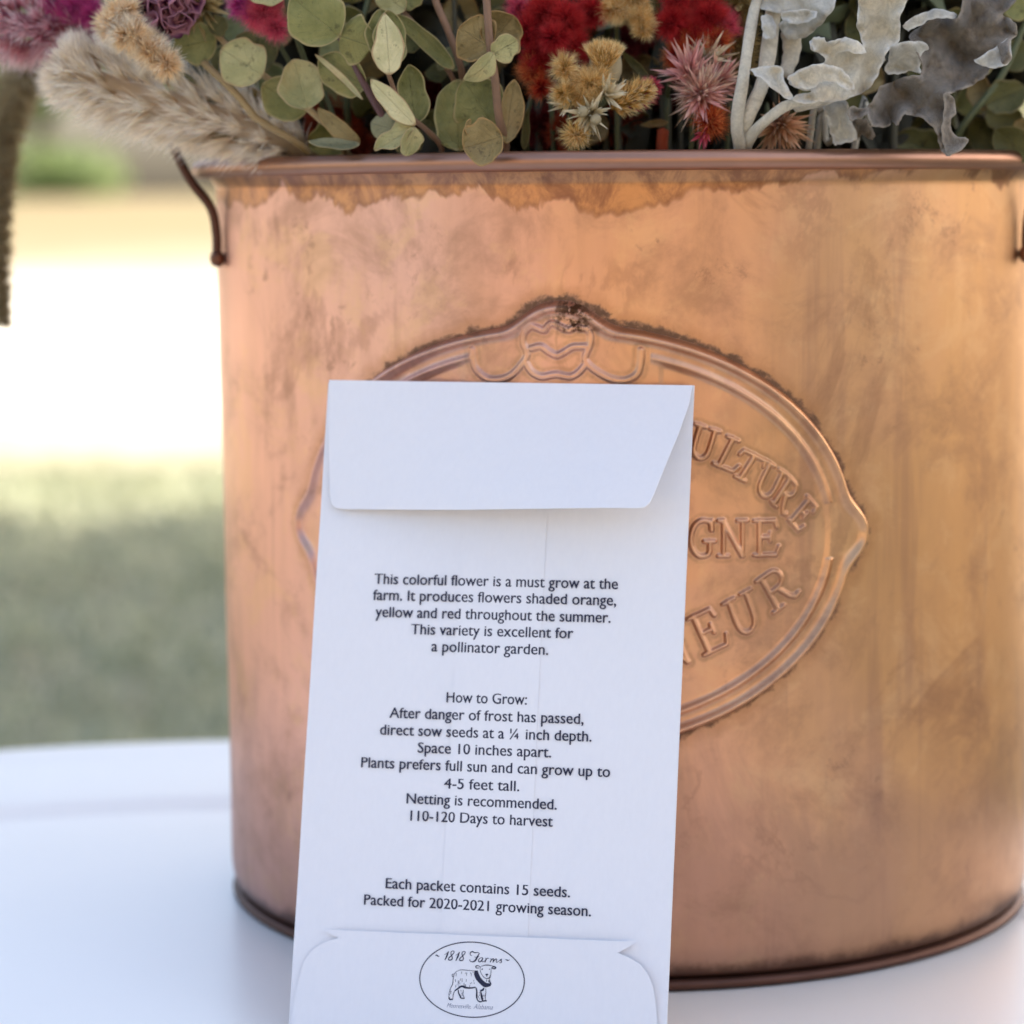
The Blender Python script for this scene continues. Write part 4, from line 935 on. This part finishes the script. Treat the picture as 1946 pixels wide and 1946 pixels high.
# darker branches farther back fill the gaps
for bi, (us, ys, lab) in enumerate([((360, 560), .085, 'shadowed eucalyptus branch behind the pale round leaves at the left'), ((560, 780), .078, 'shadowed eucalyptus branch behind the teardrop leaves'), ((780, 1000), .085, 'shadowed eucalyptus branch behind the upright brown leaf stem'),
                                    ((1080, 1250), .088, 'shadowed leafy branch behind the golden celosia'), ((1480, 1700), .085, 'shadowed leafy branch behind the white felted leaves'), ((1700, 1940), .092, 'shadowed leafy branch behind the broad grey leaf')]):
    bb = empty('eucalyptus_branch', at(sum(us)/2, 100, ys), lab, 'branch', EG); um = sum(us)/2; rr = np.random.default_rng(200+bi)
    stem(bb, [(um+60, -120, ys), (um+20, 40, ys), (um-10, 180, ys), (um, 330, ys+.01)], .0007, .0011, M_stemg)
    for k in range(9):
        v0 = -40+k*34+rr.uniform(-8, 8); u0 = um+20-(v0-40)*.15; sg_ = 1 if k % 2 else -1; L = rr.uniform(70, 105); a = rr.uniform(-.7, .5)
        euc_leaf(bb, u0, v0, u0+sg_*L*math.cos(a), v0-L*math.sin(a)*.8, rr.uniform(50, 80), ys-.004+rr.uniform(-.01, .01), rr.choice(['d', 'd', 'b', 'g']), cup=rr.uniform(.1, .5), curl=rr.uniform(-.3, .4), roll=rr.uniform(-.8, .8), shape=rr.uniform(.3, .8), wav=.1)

# --- cockscombs and celosia
comb('red_cockscomb', [(300, 90, 150, 105), (200, 210, 85, 115), (440, 140, 120, 120), (470, 300, 120, 115), (260, 380, 95, 110), (480, 400, 95, 85), (610, 80, 100, 65), (215, 470, 62, 70, 'redorange'), (280, 580, 34, 62, 'redorange'), (370, 250, 80, 80, None, -.003), (120, 60, 60, 60, 'rose', .01)], .046, 'red', 'large crimson velvet cockscomb with an orange lower tip, left of the yellow cluster')
comb('red_cockscomb', [(1150, 150, 110, 85), (1260, 220, 120, 115), (1400, 120, 120, 110), (1490, 170, 90, 105, 'rose'), (1205, 370, 95, 70, 'redorange'), (1290, 300, 60, 80, 'redorange'), (1450, 265, 78, 46, 'redorange'), (1190, 0, 95, 60), (1350, -60, 140, 90)], .050, 'red', 'crimson cockscomb with orange fringe, right of the yellow top flower')
comb('yellow_celosia', [(780, 60, 125, 80), (965, 175, 66, 80), (900, 10, 130, 70), (940, 110, 70, 70)], .046, 'yellow', 'golden velvet celosia at the top edge between the two red cockscombs', blen=.0034)
yc = comb('yellow_celosia', [(430, 450, 42, 80), (430, 625, 66, 40), (610, 560, 110, 60), (560, 630, 70, 55), (660, 520, 90, 50), (540, 540, 60, 60)], .036, 'yellow', 'golden celosia cluster with straw bracts hanging low over the rim', blen=.0040)
# its fan
n = 5200; c = P3c(690, 500, .037); a = rng.uniform(-.62, .70, n); f2 = rng.normal(0, .22, n)
D = unit(np.stack([np.sin(a), f2-.15, np.cos(a)], -1)); L0 = 190/3.513*px(.037)
R_ = c+D*(L0*(.25+.65*rng.random(n)))[:, None]; bristles(yc, R_, unit(D+rng.normal(0, .12, (n, 3))), .0032*(.6+.6*rng.random(n)), np.full(n, .0002), FUR['yellow'], 5, .15, 'fan_crest')
V, Fc = ellipsoid(P3c(705, 430, .040), (.0045, .0018, .0055), seed=3); mk('crest', V, Fc, FUR['straw'], yc, attrs={'tipf': np.full(len(V), .3), 'rnd': np.full(len(V), .4)})
bracts(yc, P3c(600, 760, .034), 54, .0062, .0015, 'straw', 3, (0, -.7, -.3), 1.0)
bracts(yc, P3c(700, 640, .036), 26, .0056, .0013, 'straw', 4, (.5, -.6, .3), .8)
bracts(yc, P3c(470, 690, .037), 18, .0052, .0012, 'straw', 5, (-.6, -.6, 0), .7)
for i, (x, y_) in enumerate([(555, 745), (640, 800)]):
    V, Fc = ellipsoid(P3c(x, y_, .029), (.0015, .0013, .0014), 12, 8, i, .08); mk('seed_pod', V, Fc, FUR['straw'], yc, attrs={'tipf': np.full(len(V), .25), 'rnd': np.full(len(V), .2)})
n = 700; c = P3c(510, 895, .033); D = unit(np.array([-.2, -.6, -.35])+rng.normal(0, .6, (n, 3))); bristles(yc, c+D*.0008, D, .0046*(.5+.7*rng.random(n)), np.full(n, .00022), FUR['yellow'], 6, .3, 'anther_tuft')
plume('feathery_celosia', [(950+1010/3.513, 585/3.513, .038), (950+930/3.513, 620/3.513, .038), (950+820/3.513, 680/3.513, .038), (950+740/3.513, 720/3.513, .038)], [.0012, .0042, .0052, .003], 'yellow', 'small feathery golden spike pointing right beneath the yellow cluster', 44, .002, per=22, wd=.00026, spread=.25, lean=1.0)
plume('feathery_celosia', [(950+1040/3.513, 560/3.513, .042), (950+960/3.513, 630/3.513, .043), (950+860/3.513, 720/3.513, .045)], [.001, .0042, .003], 'rose', 'small feathery rose red spike tip between the yellow cluster and the pink bracts', 30, .002, per=22, wd=.00026, spread=.3, lean=1.0)
pk_ = empty('pink_bract_flower', P3c(1330, 560, .042), 'dusty pink papery flower with pointed bracts below the right red cockscomb', 'flower')
bracts(pk_, P3c(1270, 500, .044), 70, .0088, .0013, 'dust', 11, (-.1, -.8, .5), 1.1); bracts(pk_, P3c(1340, 640, .042), 120, .0092, .0014, 'dust', 12, (.1, -.7, .25), 1.2)
bracts(pk_, P3c(1440, 560, .046), 60, .0092, .0013, 'dust', 13, (.6, -.6, .4), .9); bracts(pk_, P3c(1380, 400, .048), 34, .0080, .0015, 'straw', 14, (.2, -.7, .6), .8)
n = 1500; c = P3c(1340, 600, .043); D = unit(np.array([0, -.5, .1])+rng.normal(0, .8, (n, 3))); bristles(pk_, c+D*.001, D, .008*(.5+.6*rng.random(n)), np.full(n, .00025), FUR['dust'], 16, .2)
downstem(pk_, 950+1340/3.513, 600/3.513, .046)
tf_ = empty('red_tuft_flower', P3c(1410, 810, .040), 'small orange red tuft hanging just above the rim beneath the pink bracts', 'flower')
n = 900; D = unit(np.array([.35, -.5, .0])+rng.normal(0, .6, (n, 3))); bristles(tf_, P3c(1395, 810, .040)+D*.0008, D, .0058*(.5+.6*rng.random(n)), np.full(n, .00024), FUR['redorange'], 17, .3)
bracts(tf_, P3c(1370, 880, .040), 14, .0048, .0012, 'rose', 18, (.0, -.6, -.4), .8); downstem(tf_, 950+1400/3.513, 800/3.513, .042)
ol = empty('olive_spiky_flower', P3c(1610, 200, .055), 'olive brown spiky flower between the red cockscomb and the white stems', 'flower')
n = 2600; c = P3c(1610, 190, .056); D = unit(np.array([-.1, -.4, .0])+rng.normal(0, .8, (n, 3))); bristles(ol, c+np.outer(rng.uniform(-1, 1, n), [0, 0, .011])+D*.001, D, .0062*(.5+.6*rng.random(n)), np.full(n, .00024), FUR['olive'], 19, .3); bracts(ol, P3c(1600, 20, .056), 30, .009, .0022, 'olive', 20, (0, -.6, .5), 1.2); downstem(ol, 950+1610/3.513, 200/3.513, .058)
sf = empty('tan_strawflower', at(1350+430/3.242, 800/3.242, .045), 'tan pink strawflower with pointed bracts at the foot of the white stems', 'flower')
bracts(sf, at(1350+420/3.242, 760/3.242, .046), 90, .0092, .0015, 'brown', 21, (.1, -.6, -.45), 1.0); downstem(sf, 1350+430/3.242, 780/3.242, .05)
comb('rose_celosia', [(1480, 80, 110, 75), (1380, 30, 70, 50, 'magenta'), (1555, 150, 48, 55), (1500, -10, 100, 60)], .050, 'rose', 'rose pink velvet celosia at the top edge between the eucalyptus branches', scale=C1)
comb('magenta_celosia', [(450, 40, 130, 55), (330, 10, 90, 45), (520, 90, 50, 50)], .075, 'magenta', 'magenta velvet celosia at the upper left behind the pink plume', scale=C1)
comb('peach_celosia', [(640, 150, 80, 85), (740, 200, 105, 85), (850, 290, 100, 75), (700, 70, 80, 60), (940, 360, 45, 60)], .049, 'peach', 'peach and cream celosia head above the long cream plume', scale=C1, blen=.0048, dens=.6, wd=.00024)
plume('pink_plume_celosia', [(-60, 30, .078), (0, 42, .08), (70, 50, .082), (150, 62, .084), (205, 80, .088)], [.006, .0115, .0125, .010, .005], 'pink', 'pink plume with white tips lying at the upper left edge', 110, .005, per=80, lean=.45, spread=.18, stm=[(300, 110, .09), (480, 260, .10), (560, 330, .11)])
plume('cream_plume_celosia', [(125, 125, .068), (165, 148, .070), (250, 178, .072), (375, 215, .074), (480, 245, .076), (580, 285, .082)], [.006, .0125, .0145, .015, .0135, .011], 'cream', 'long cream white feathery plume reaching out over the left end of the bucket', 150, .006, per=70, lean=1.1, spread=.13, wd=.00032, stm=[(640, 330, .09), (700, 420, .10)])
st_ = empty('purple_statice', at(305, 25, .060), 'cluster of tiny dried purple statice flowers at the upper left', 'flower')
for i, (x, y_) in enumerate([(830, 55), (875, 95), (950, 95), (1010, 60), (930, 190), (860, 215), (980, 120), (900, 30), (1090, 10), (960, 40), (805, 100), (1040, 90), (1000, 20), (870, 10), (915, 65), (840, 130), (990, 160), (925, 150), (790, 50), (1060, 50), (930, 5), (1020, 120), (885, 175), (835, 20)]):
    c = at(x/2.972, y_/2.972, .056+.003*math.sin(i*2.)); dv = unit(np.array([rng.normal(0, .5), -.8, rng.normal(0, .5)])); s_ = unit(np.cross(dv, [0, 0, 1.])); q = np.cross(dv, s_)
    tt_ = np.linspace(0, 1, 6)[:, None]; aa = np.arange(12)[None, :]*2*math.pi/12; r_ = (.0006+.0028*tt_**.8)*(1+.18*np.cos(5*aa+i)*tt_)
    P = c+dv*(tt_*.0042-.003)[..., None]+s_*(r_*np.cos(aa))[..., None]+q*(r_*np.sin(aa))[..., None]
    o = mk('calyx', P.reshape(-1, 3), grid_faces(6, 12, False, True), FUR['purple'], st_, attrs={'tipf': np.repeat(np.linspace(0, 1.2, 6), 12), 'rnd': np.full(72, rng.random())}); solid(o, .0003, 0)
stem(st_, [(305, 10, .062), (330, 60, .066), (400, 160, .08), (500, 330, .1)], .0008, .001, M_stemg)
bracts(st_, at(380, 10, .062), 40, .0085, .0028, 'olive', 33, (0, -.6, .0), 1.2); bracts(st_, at(345, 32, .062), 14, .005, .0018, 'straw', 34, (0, -.8, -.3), 1.)
# darker heads farther inside the bucket
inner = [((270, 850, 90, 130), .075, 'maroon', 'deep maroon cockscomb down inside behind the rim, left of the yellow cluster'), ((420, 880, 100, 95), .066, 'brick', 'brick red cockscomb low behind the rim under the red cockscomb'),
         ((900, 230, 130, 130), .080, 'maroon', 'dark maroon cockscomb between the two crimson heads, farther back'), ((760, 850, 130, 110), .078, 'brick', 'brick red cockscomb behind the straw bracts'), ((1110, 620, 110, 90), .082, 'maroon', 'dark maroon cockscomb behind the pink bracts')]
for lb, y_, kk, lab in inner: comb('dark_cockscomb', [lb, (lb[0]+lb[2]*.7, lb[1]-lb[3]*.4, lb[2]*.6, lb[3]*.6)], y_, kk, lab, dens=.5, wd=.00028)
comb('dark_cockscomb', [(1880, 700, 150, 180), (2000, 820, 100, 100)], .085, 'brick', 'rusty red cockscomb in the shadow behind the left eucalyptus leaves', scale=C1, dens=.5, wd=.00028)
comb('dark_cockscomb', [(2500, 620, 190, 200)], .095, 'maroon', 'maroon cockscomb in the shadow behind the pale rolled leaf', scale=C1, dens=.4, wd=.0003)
c_ = P3c(1090, 920, .06); ob = empty('orange_stub', c_, 'short orange brown stub standing just behind the rim in the middle', 'stalk'); V, Fc = tube(spline([P3c(1085, 1100, .06), P3c(1082, 960, .06), P3c(1090, 870, .06)], 6), [.0016]*6, 8); mk('stem', V, Fc, FUR['brick'], ob, attrs={'tipf': np.full(len(V), .8), 'rnd': np.full(len(V), .6)})

# --- dusty miller: thick felted lobed leaves
def lobed(parent, poly, y, m_, amp=.003, tilt=(0., 0.), seed=1, thick=.00045, step=5., curlr=.0022, sc=C4, fuzz=False, name='leaf'):
    k, ox, oy = sc; poly = np.array([(ox+a/k, oy+b/k) for a, b in poly])
    # smooth closed outline
    Q = np.vstack([poly[-1], poly, poly[0], poly[1]]); out = []
    for i in range(len(poly)):
        a, b, c, d_ = Q[i], Q[i+1], Q[i+2], Q[i+3]
        for f in (0, .25, .5, .75): out.append(.5*((2*b)+(-a+c)*f+(2*a-5*b+4*c-d_)*f*f+(-a+3*b-3*c+d_)*f**3))
    out = np.array(out); kk_ = np.arange(len(out)); out = out+np.stack([1.5*np.sin(kk_*1.9+seed)+1.1*np.sin(kk_*.83+seed*2), 1.5*np.cos(kk_*2.3+seed)+1.1*np.sin(kk_*1.1)], -1); lo = out.min(0); hi = out.max(0)
    X, Y = np.meshgrid(np.arange(lo[0], hi[0], step), np.arange(lo[1], hi[1], step)); pts = np.stack([X.ravel()+(Y.ravel()/step % 2)*step/2, Y.ravel()], -1)
    ins = np.zeros(len(pts), bool); j = len(out)-1
    for i in range(len(out)):
        a, b = out[i], out[j]; c = (a[1] > pts[:, 1]) != (b[1] > pts[:, 1]); ins ^= c & (pts[:, 0] < (b[0]-a[0])*(pts[:, 1]-a[1])/(b[1]-a[1]+1e-12)+a[0]); j = i
    pts = pts[ins]; dmin = np.min(np.linalg.norm(pts[:, None]-out[None], axis=2), axis=1); pts = pts[dmin > step*.5]
    allp = np.vstack([out, pts]); r = delaunay_2d_cdt([Vector(p) for p in allp], [], [list(range(len(out)))], 1, 1e-5)
    vv = np.array([list(p) for p in r[0]]); ff = [tuple(f) for f in r[2]]
    de = np.min(np.linalg.norm(vv[:, None]-out[None], axis=2), axis=1)
    c0 = vv.mean(0); fld = vnoise((vv-c0)*px(y), 235, seed, 2)
    yy = y+amp*fld*1.3+amp*.22*vnoise((vv-c0)*px(y), 800, seed+9, 2)+tilt[0]*(vv[:, 0]-c0[0])*px(y)+tilt[1]*(vv[:, 1]-c0[1])*px(y)-curlr*np.exp(-(de/14.)**2)*(1+1.5*vnoise((vv-c0)*px(y), 620, seed+5))
    V = np.array([at(u, v, q) for (u, v), q in zip(vv, yy)])
    o = mk(name, V, ff, m_, parent, attrs={'edge': np.exp(-(de/5.5)**2)})
    if sum(f.normal.y*f.area for f in o.data.polygons) > 0: o.data.flip_normals()
    solid(o, thick, 0); s_ = o.modifiers.new('sub', 'SUBSURF'); s_.levels = 1; s_.render_levels = 1
    if fuzz:
        idx_ = [i for i in range(len(vv)) if de[i] < 1.5]; Rr = np.repeat(V[idx_], 14, 0); n = len(Rr)
        Rr = Rr+rng.normal(0, .0005, (n, 3)); D = unit(rng.normal(size=(n, 3))); bristles(parent, Rr, D, .0011*(.5+rng.random(n)), np.full(n, .00006), FUR_F, seed, .5, 'felt_hairs')
    return o
FUR_F = fur_mat('felt_hair', (.6, .58, .54), (.68, .66, .62), (.75, .73, .70))
dg_ = 'dusty miller leaves on the right'
d1 = empty('dusty_miller_sprig', at(1400, 270, .034), 'white felted dusty miller sprig with thick pale stems rising from the rim', 'sprig', dg_)
def fstem(parent, pts, r0, r1, m_=M_felt, flat=.7):
    P = inside(spline([at(1350+a/3.242, b/3.242, y_) for a, b, y_ in pts], 18)); V, Fc = tube(P, np.linspace(r0, r1, 18)*(1+.06*np.sin(np.arange(18)*1.3)), 10, flat); mk('stem', V, Fc, m_, parent)
fstem(d1, [(330, -160, .046), (300, -40, .043), (270, 60, .040), (235, 260, .036), (200, 500, .034), (165, 740, .034), (185, 920, .038), (210, 1150, .06)], .0012, .0019)
fstem(d1, [(420, -60, .046), (390, 60, .044), (360, 300, .040), (320, 520, .037), (240, 700, .036), (200, 860, .039), (220, 1100, .06)], .0024, .0015, M_felt)
fstem(d1, [(760, 590, .032), (620, 620, .031), (470, 650, .032), (340, 750, .033), (240, 860, .036), (215, 960, .042), (230, 1150, .06)], .0012, .0017)
fstem(d1, [(500, 200, .046), (500, 330, .045), (460, 460, .043)], .0028, .0018)
lobed(d1, [(240, -150), (760, -150), (770, 20), (700, 130), (625, 205), (540, 238), (470, 235), (420, 150), (470, 100), (340, 60), (280, 30)], .040, M_feltb, .0036, (0, .3), 3)
lobed(d1, [(320, 95), (365, 90), (400, 150), (405, 220), (360, 245), (325, 225), (315, 160)], .034, M_feltb, .001, seed=4, curlr=-.0018)
lobed(d1, [(450, 70), (560, 60), (660, 70), (640, 110), (560, 150), (480, 140), (440, 110)], .033, M_feltb, .003, seed=5)
lobed(d1, [(245, 425), (300, 415), (430, 405), (450, 470), (490, 560), (510, 610), (470, 610), (400, 560), (330, 500), (275, 460)], .030, M_felt, .002, seed=6)
d2 = empty('dusty_miller_sprig', at(1600, 120, .03), 'white folded felted leaf curling in the middle of the dusty miller, brightest of them', 'leaf', dg_)
lobed(d2, [(920, -120), (1230, -120), (1215, 10), (1165, 120), (1170, 250), (1095, 310), (1060, 400), (1010, 500), (930, 580), (780, 622), (640, 632), (560, 640), (505, 605), (560, 575), (650, 560), (560, 555), (490, 520), (480, 470), (560, 425), (640, 400), (700, 385), (690, 340), (615, 300), (620, 245), (665, 228), (715, 262), (780, 240), (850, 232), (905, 268), (940, 270), (900, 170), (915, 80)], .030, M_felt, .0036, (.1, .25), 8, curlr=.0030)
lobed(d2, [(480, 470), (560, 430), (620, 400), (720, 395), (800, 420), (860, 480), (890, 530), (860, 560), (780, 520), (700, 500), (640, 540), (560, 550), (500, 520)], .0245, M_felt, .0016, (0, .2), 9, curlr=.0020)
lobed(d2, [(690, 340), (640, 310), (620, 260), (650, 230), (700, 235), (740, 270), (840, 232), (930, 270), (960, 330), (900, 330), (800, 320), (730, 380)], .0235, M_felt, .0016, (0, .2), 10, curlr=-.002)
fstem(d2, [(1060, 350, .034), (900, 520, .036), (700, 620, .036), (520, 660, .036)], .0012, .0014)
d3 = empty('dusty_miller_leaf', at(1800, 120, .04), 'broad grey felted leaf with curled lobes hanging over the rim at the right', 'leaf', dg_)
lobed(d3, [(1230, 210), (1300, 160), (1420, 90), (1520, 110), (1560, 0), (1600, -120), (1860, -120), (1880, 10), (1800, 90), (1870, 130), (1892, 200), (1840, 270), (1855, 360), (1800, 410), (1720, 430), (1690, 480), (1600, 530), (1500, 570), (1460, 585), (1495, 620), (1512, 700), (1480, 740), (1482, 800), (1530, 845), (1580, 850), (1570, 900), (1510, 935), (1468, 965), (1425, 930), (1400, 850), (1370, 780), (1300, 730), (1225, 708), (1180, 715), (1165, 765), (1135, 768), (1115, 740), (1100, 775), (1040, 785), (990, 770), (965, 705), (920, 730), (860, 742), (845, 700), (870, 655), (960, 665), (1000, 610), (1050, 530), (1130, 500), (1200, 470), (1290, 460), (1300, 380), (1250, 300)], .036, M_feltg, .0060, (-.05, -.22), 12, curlr=.0042)
lobed(d3, [(1190, 150), (1260, 100), (1360, 60), (1450, 62), (1520, 90), (1500, 120), (1430, 110), (1340, 130), (1260, 175), (1210, 190)], .029, M_feltb, .002, seed=14, curlr=-.001)
lobed(d3, [(1105, 290), (1180, 262), (1280, 250), (1345, 290), (1300, 340), (1290, 400), (1295, 450), (1220, 440), (1150, 460), (1080, 445), (1095, 370)], .030, M_feltb, .0030, seed=15)
lobed(d3, [(1620, 370), (1700, 330), (1780, 270), (1850, 240), (1850, 370), (1800, 410), (1740, 420), (1690, 410)], .032, M_feltb, .0030, seed=16)
lobed(d3, [(1440, 575), (1490, 590), (1512, 690), (1478, 760), (1500, 830), (1580, 850), (1570, 900), (1468, 966), (1440, 900), (1420, 800), (1440, 700)], .0225, M_feltg, .0022, seed=17, curlr=.001)
d4 = empty('dusty_miller_leaf', at(1600, 240, .044), 'small grey felted leaf stub touching the rim, left of the broad grey leaf', 'leaf', dg_)
lobed(d4, [(690, 640), (760, 620), (835, 612), (850, 680), (880, 760), (905, 850), (880, 868), (800, 890), (760, 888), (740, 820), (722, 740)], .040, M_feltb, .0020, seed=18)
lobed(d4, [(860, 745), (960, 735), (1000, 800), (1010, 850), (975, 862), (940, 830), (905, 860), (885, 800)], .044, M_feltg, .0020, seed=19)
for dd_, (u, v, y_) in ((d3, (1700, 170, .045)), (d4, (1600, 250, .046)), (d2, (1600, 120, .038))): downstem(dd_, u, v, y_, M_felt, .0010)

# --- hanging seed spike, out of focus at the left edge
ap = plume('drooping_seed_spike', [(6, 612, .20), (0, 480, .20), (6, 330, .20), (22, 200, .195), (62, 110, .18)], [.0022, .0034, .0046, .0075, .0085], 'green', 'drooping olive seed spike hanging at the far left edge, out of focus', 160, .003, per=34, wd=.0005, lean=.5, spread=.4, group='feathery plume flowers', stm=[(300, 90, .16), (560, 330, .14)], core=.6)

# --- filler: dark stems and foliage that close the bunch (too dense to count)
fs = []; 
for i in range(260):
    a = rng.uniform(0, 6.28); r_ = math.sqrt(rng.random()); x = PCX+.10*r_*math.cos(a); y_ = PCY+.082*r_*math.sin(a)
    x1 = PCX+(x-PCX)*1.1; y1 = max(.078, PCY+(y_-PCY)*.9); z1 = rng.uniform(.22, .28)
    fs.append(tube(spline([(PCX+(x-PCX)*.5, PCY+(y_-PCY)*.5, .02), (x, max(y_, .07), .17), (x1, y1, z1)], 6), rng.uniform(.0006, .0014), 5, 1., False))
V = []; Fc = []; k = 0
for v, f in fs: V.append(v); Fc.append(f+k); k += len(v)
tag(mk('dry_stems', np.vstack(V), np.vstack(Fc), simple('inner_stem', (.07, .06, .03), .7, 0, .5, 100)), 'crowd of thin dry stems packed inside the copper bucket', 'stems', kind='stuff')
def filler(n, size, seed, lo, hi, rad, m_, name, lab, yb=.0):
    r = np.random.default_rng(seed); c = []
    while len(c) < n:
        q = r.uniform(-1, 1, 3)
        if q[0]**2+q[1]**2 > 1: continue
        p = np.array([PCX+q[0]*rad[0], PCY+yb+q[1]*rad[1], lo+(hi-lo)*(q[2]*.5+.5)])
        if p[1] < .074 and p[2] < .285: continue
        if p[2] < .25 and ((p[0]-PCX)/(PA-.018))**2+((p[1]-PCY)/(PB-.018))**2 > 1: continue
        c.append(p)
    c = np.array(c); a = unit(r.normal(size=(n, 3))); b = unit(np.cross(a, r.normal(size=(n, 3)))); s = size*(.6+.8*r.random(n))[:, None]; nn_ = np.cross(a, b)*s*.18
    V = np.stack([c-a*s, c-a*s*.4+b*s*.42+nn_, c+a*s*.4+b*s*.40+nn_, c+a*s, c+a*s*.4-b*s*.40+nn_, c-a*s*.4-b*s*.42+nn_, c-nn_], 1).reshape(-1, 3)
    k = np.arange(n)*7; Fq = np.concatenate([np.stack([k+i, k+(i+1) % 6, k+6], -1) for i in range(6)])
    tag(mk(name, V, Fq, m_, smooth=True), lab, 'foliage', kind='stuff')
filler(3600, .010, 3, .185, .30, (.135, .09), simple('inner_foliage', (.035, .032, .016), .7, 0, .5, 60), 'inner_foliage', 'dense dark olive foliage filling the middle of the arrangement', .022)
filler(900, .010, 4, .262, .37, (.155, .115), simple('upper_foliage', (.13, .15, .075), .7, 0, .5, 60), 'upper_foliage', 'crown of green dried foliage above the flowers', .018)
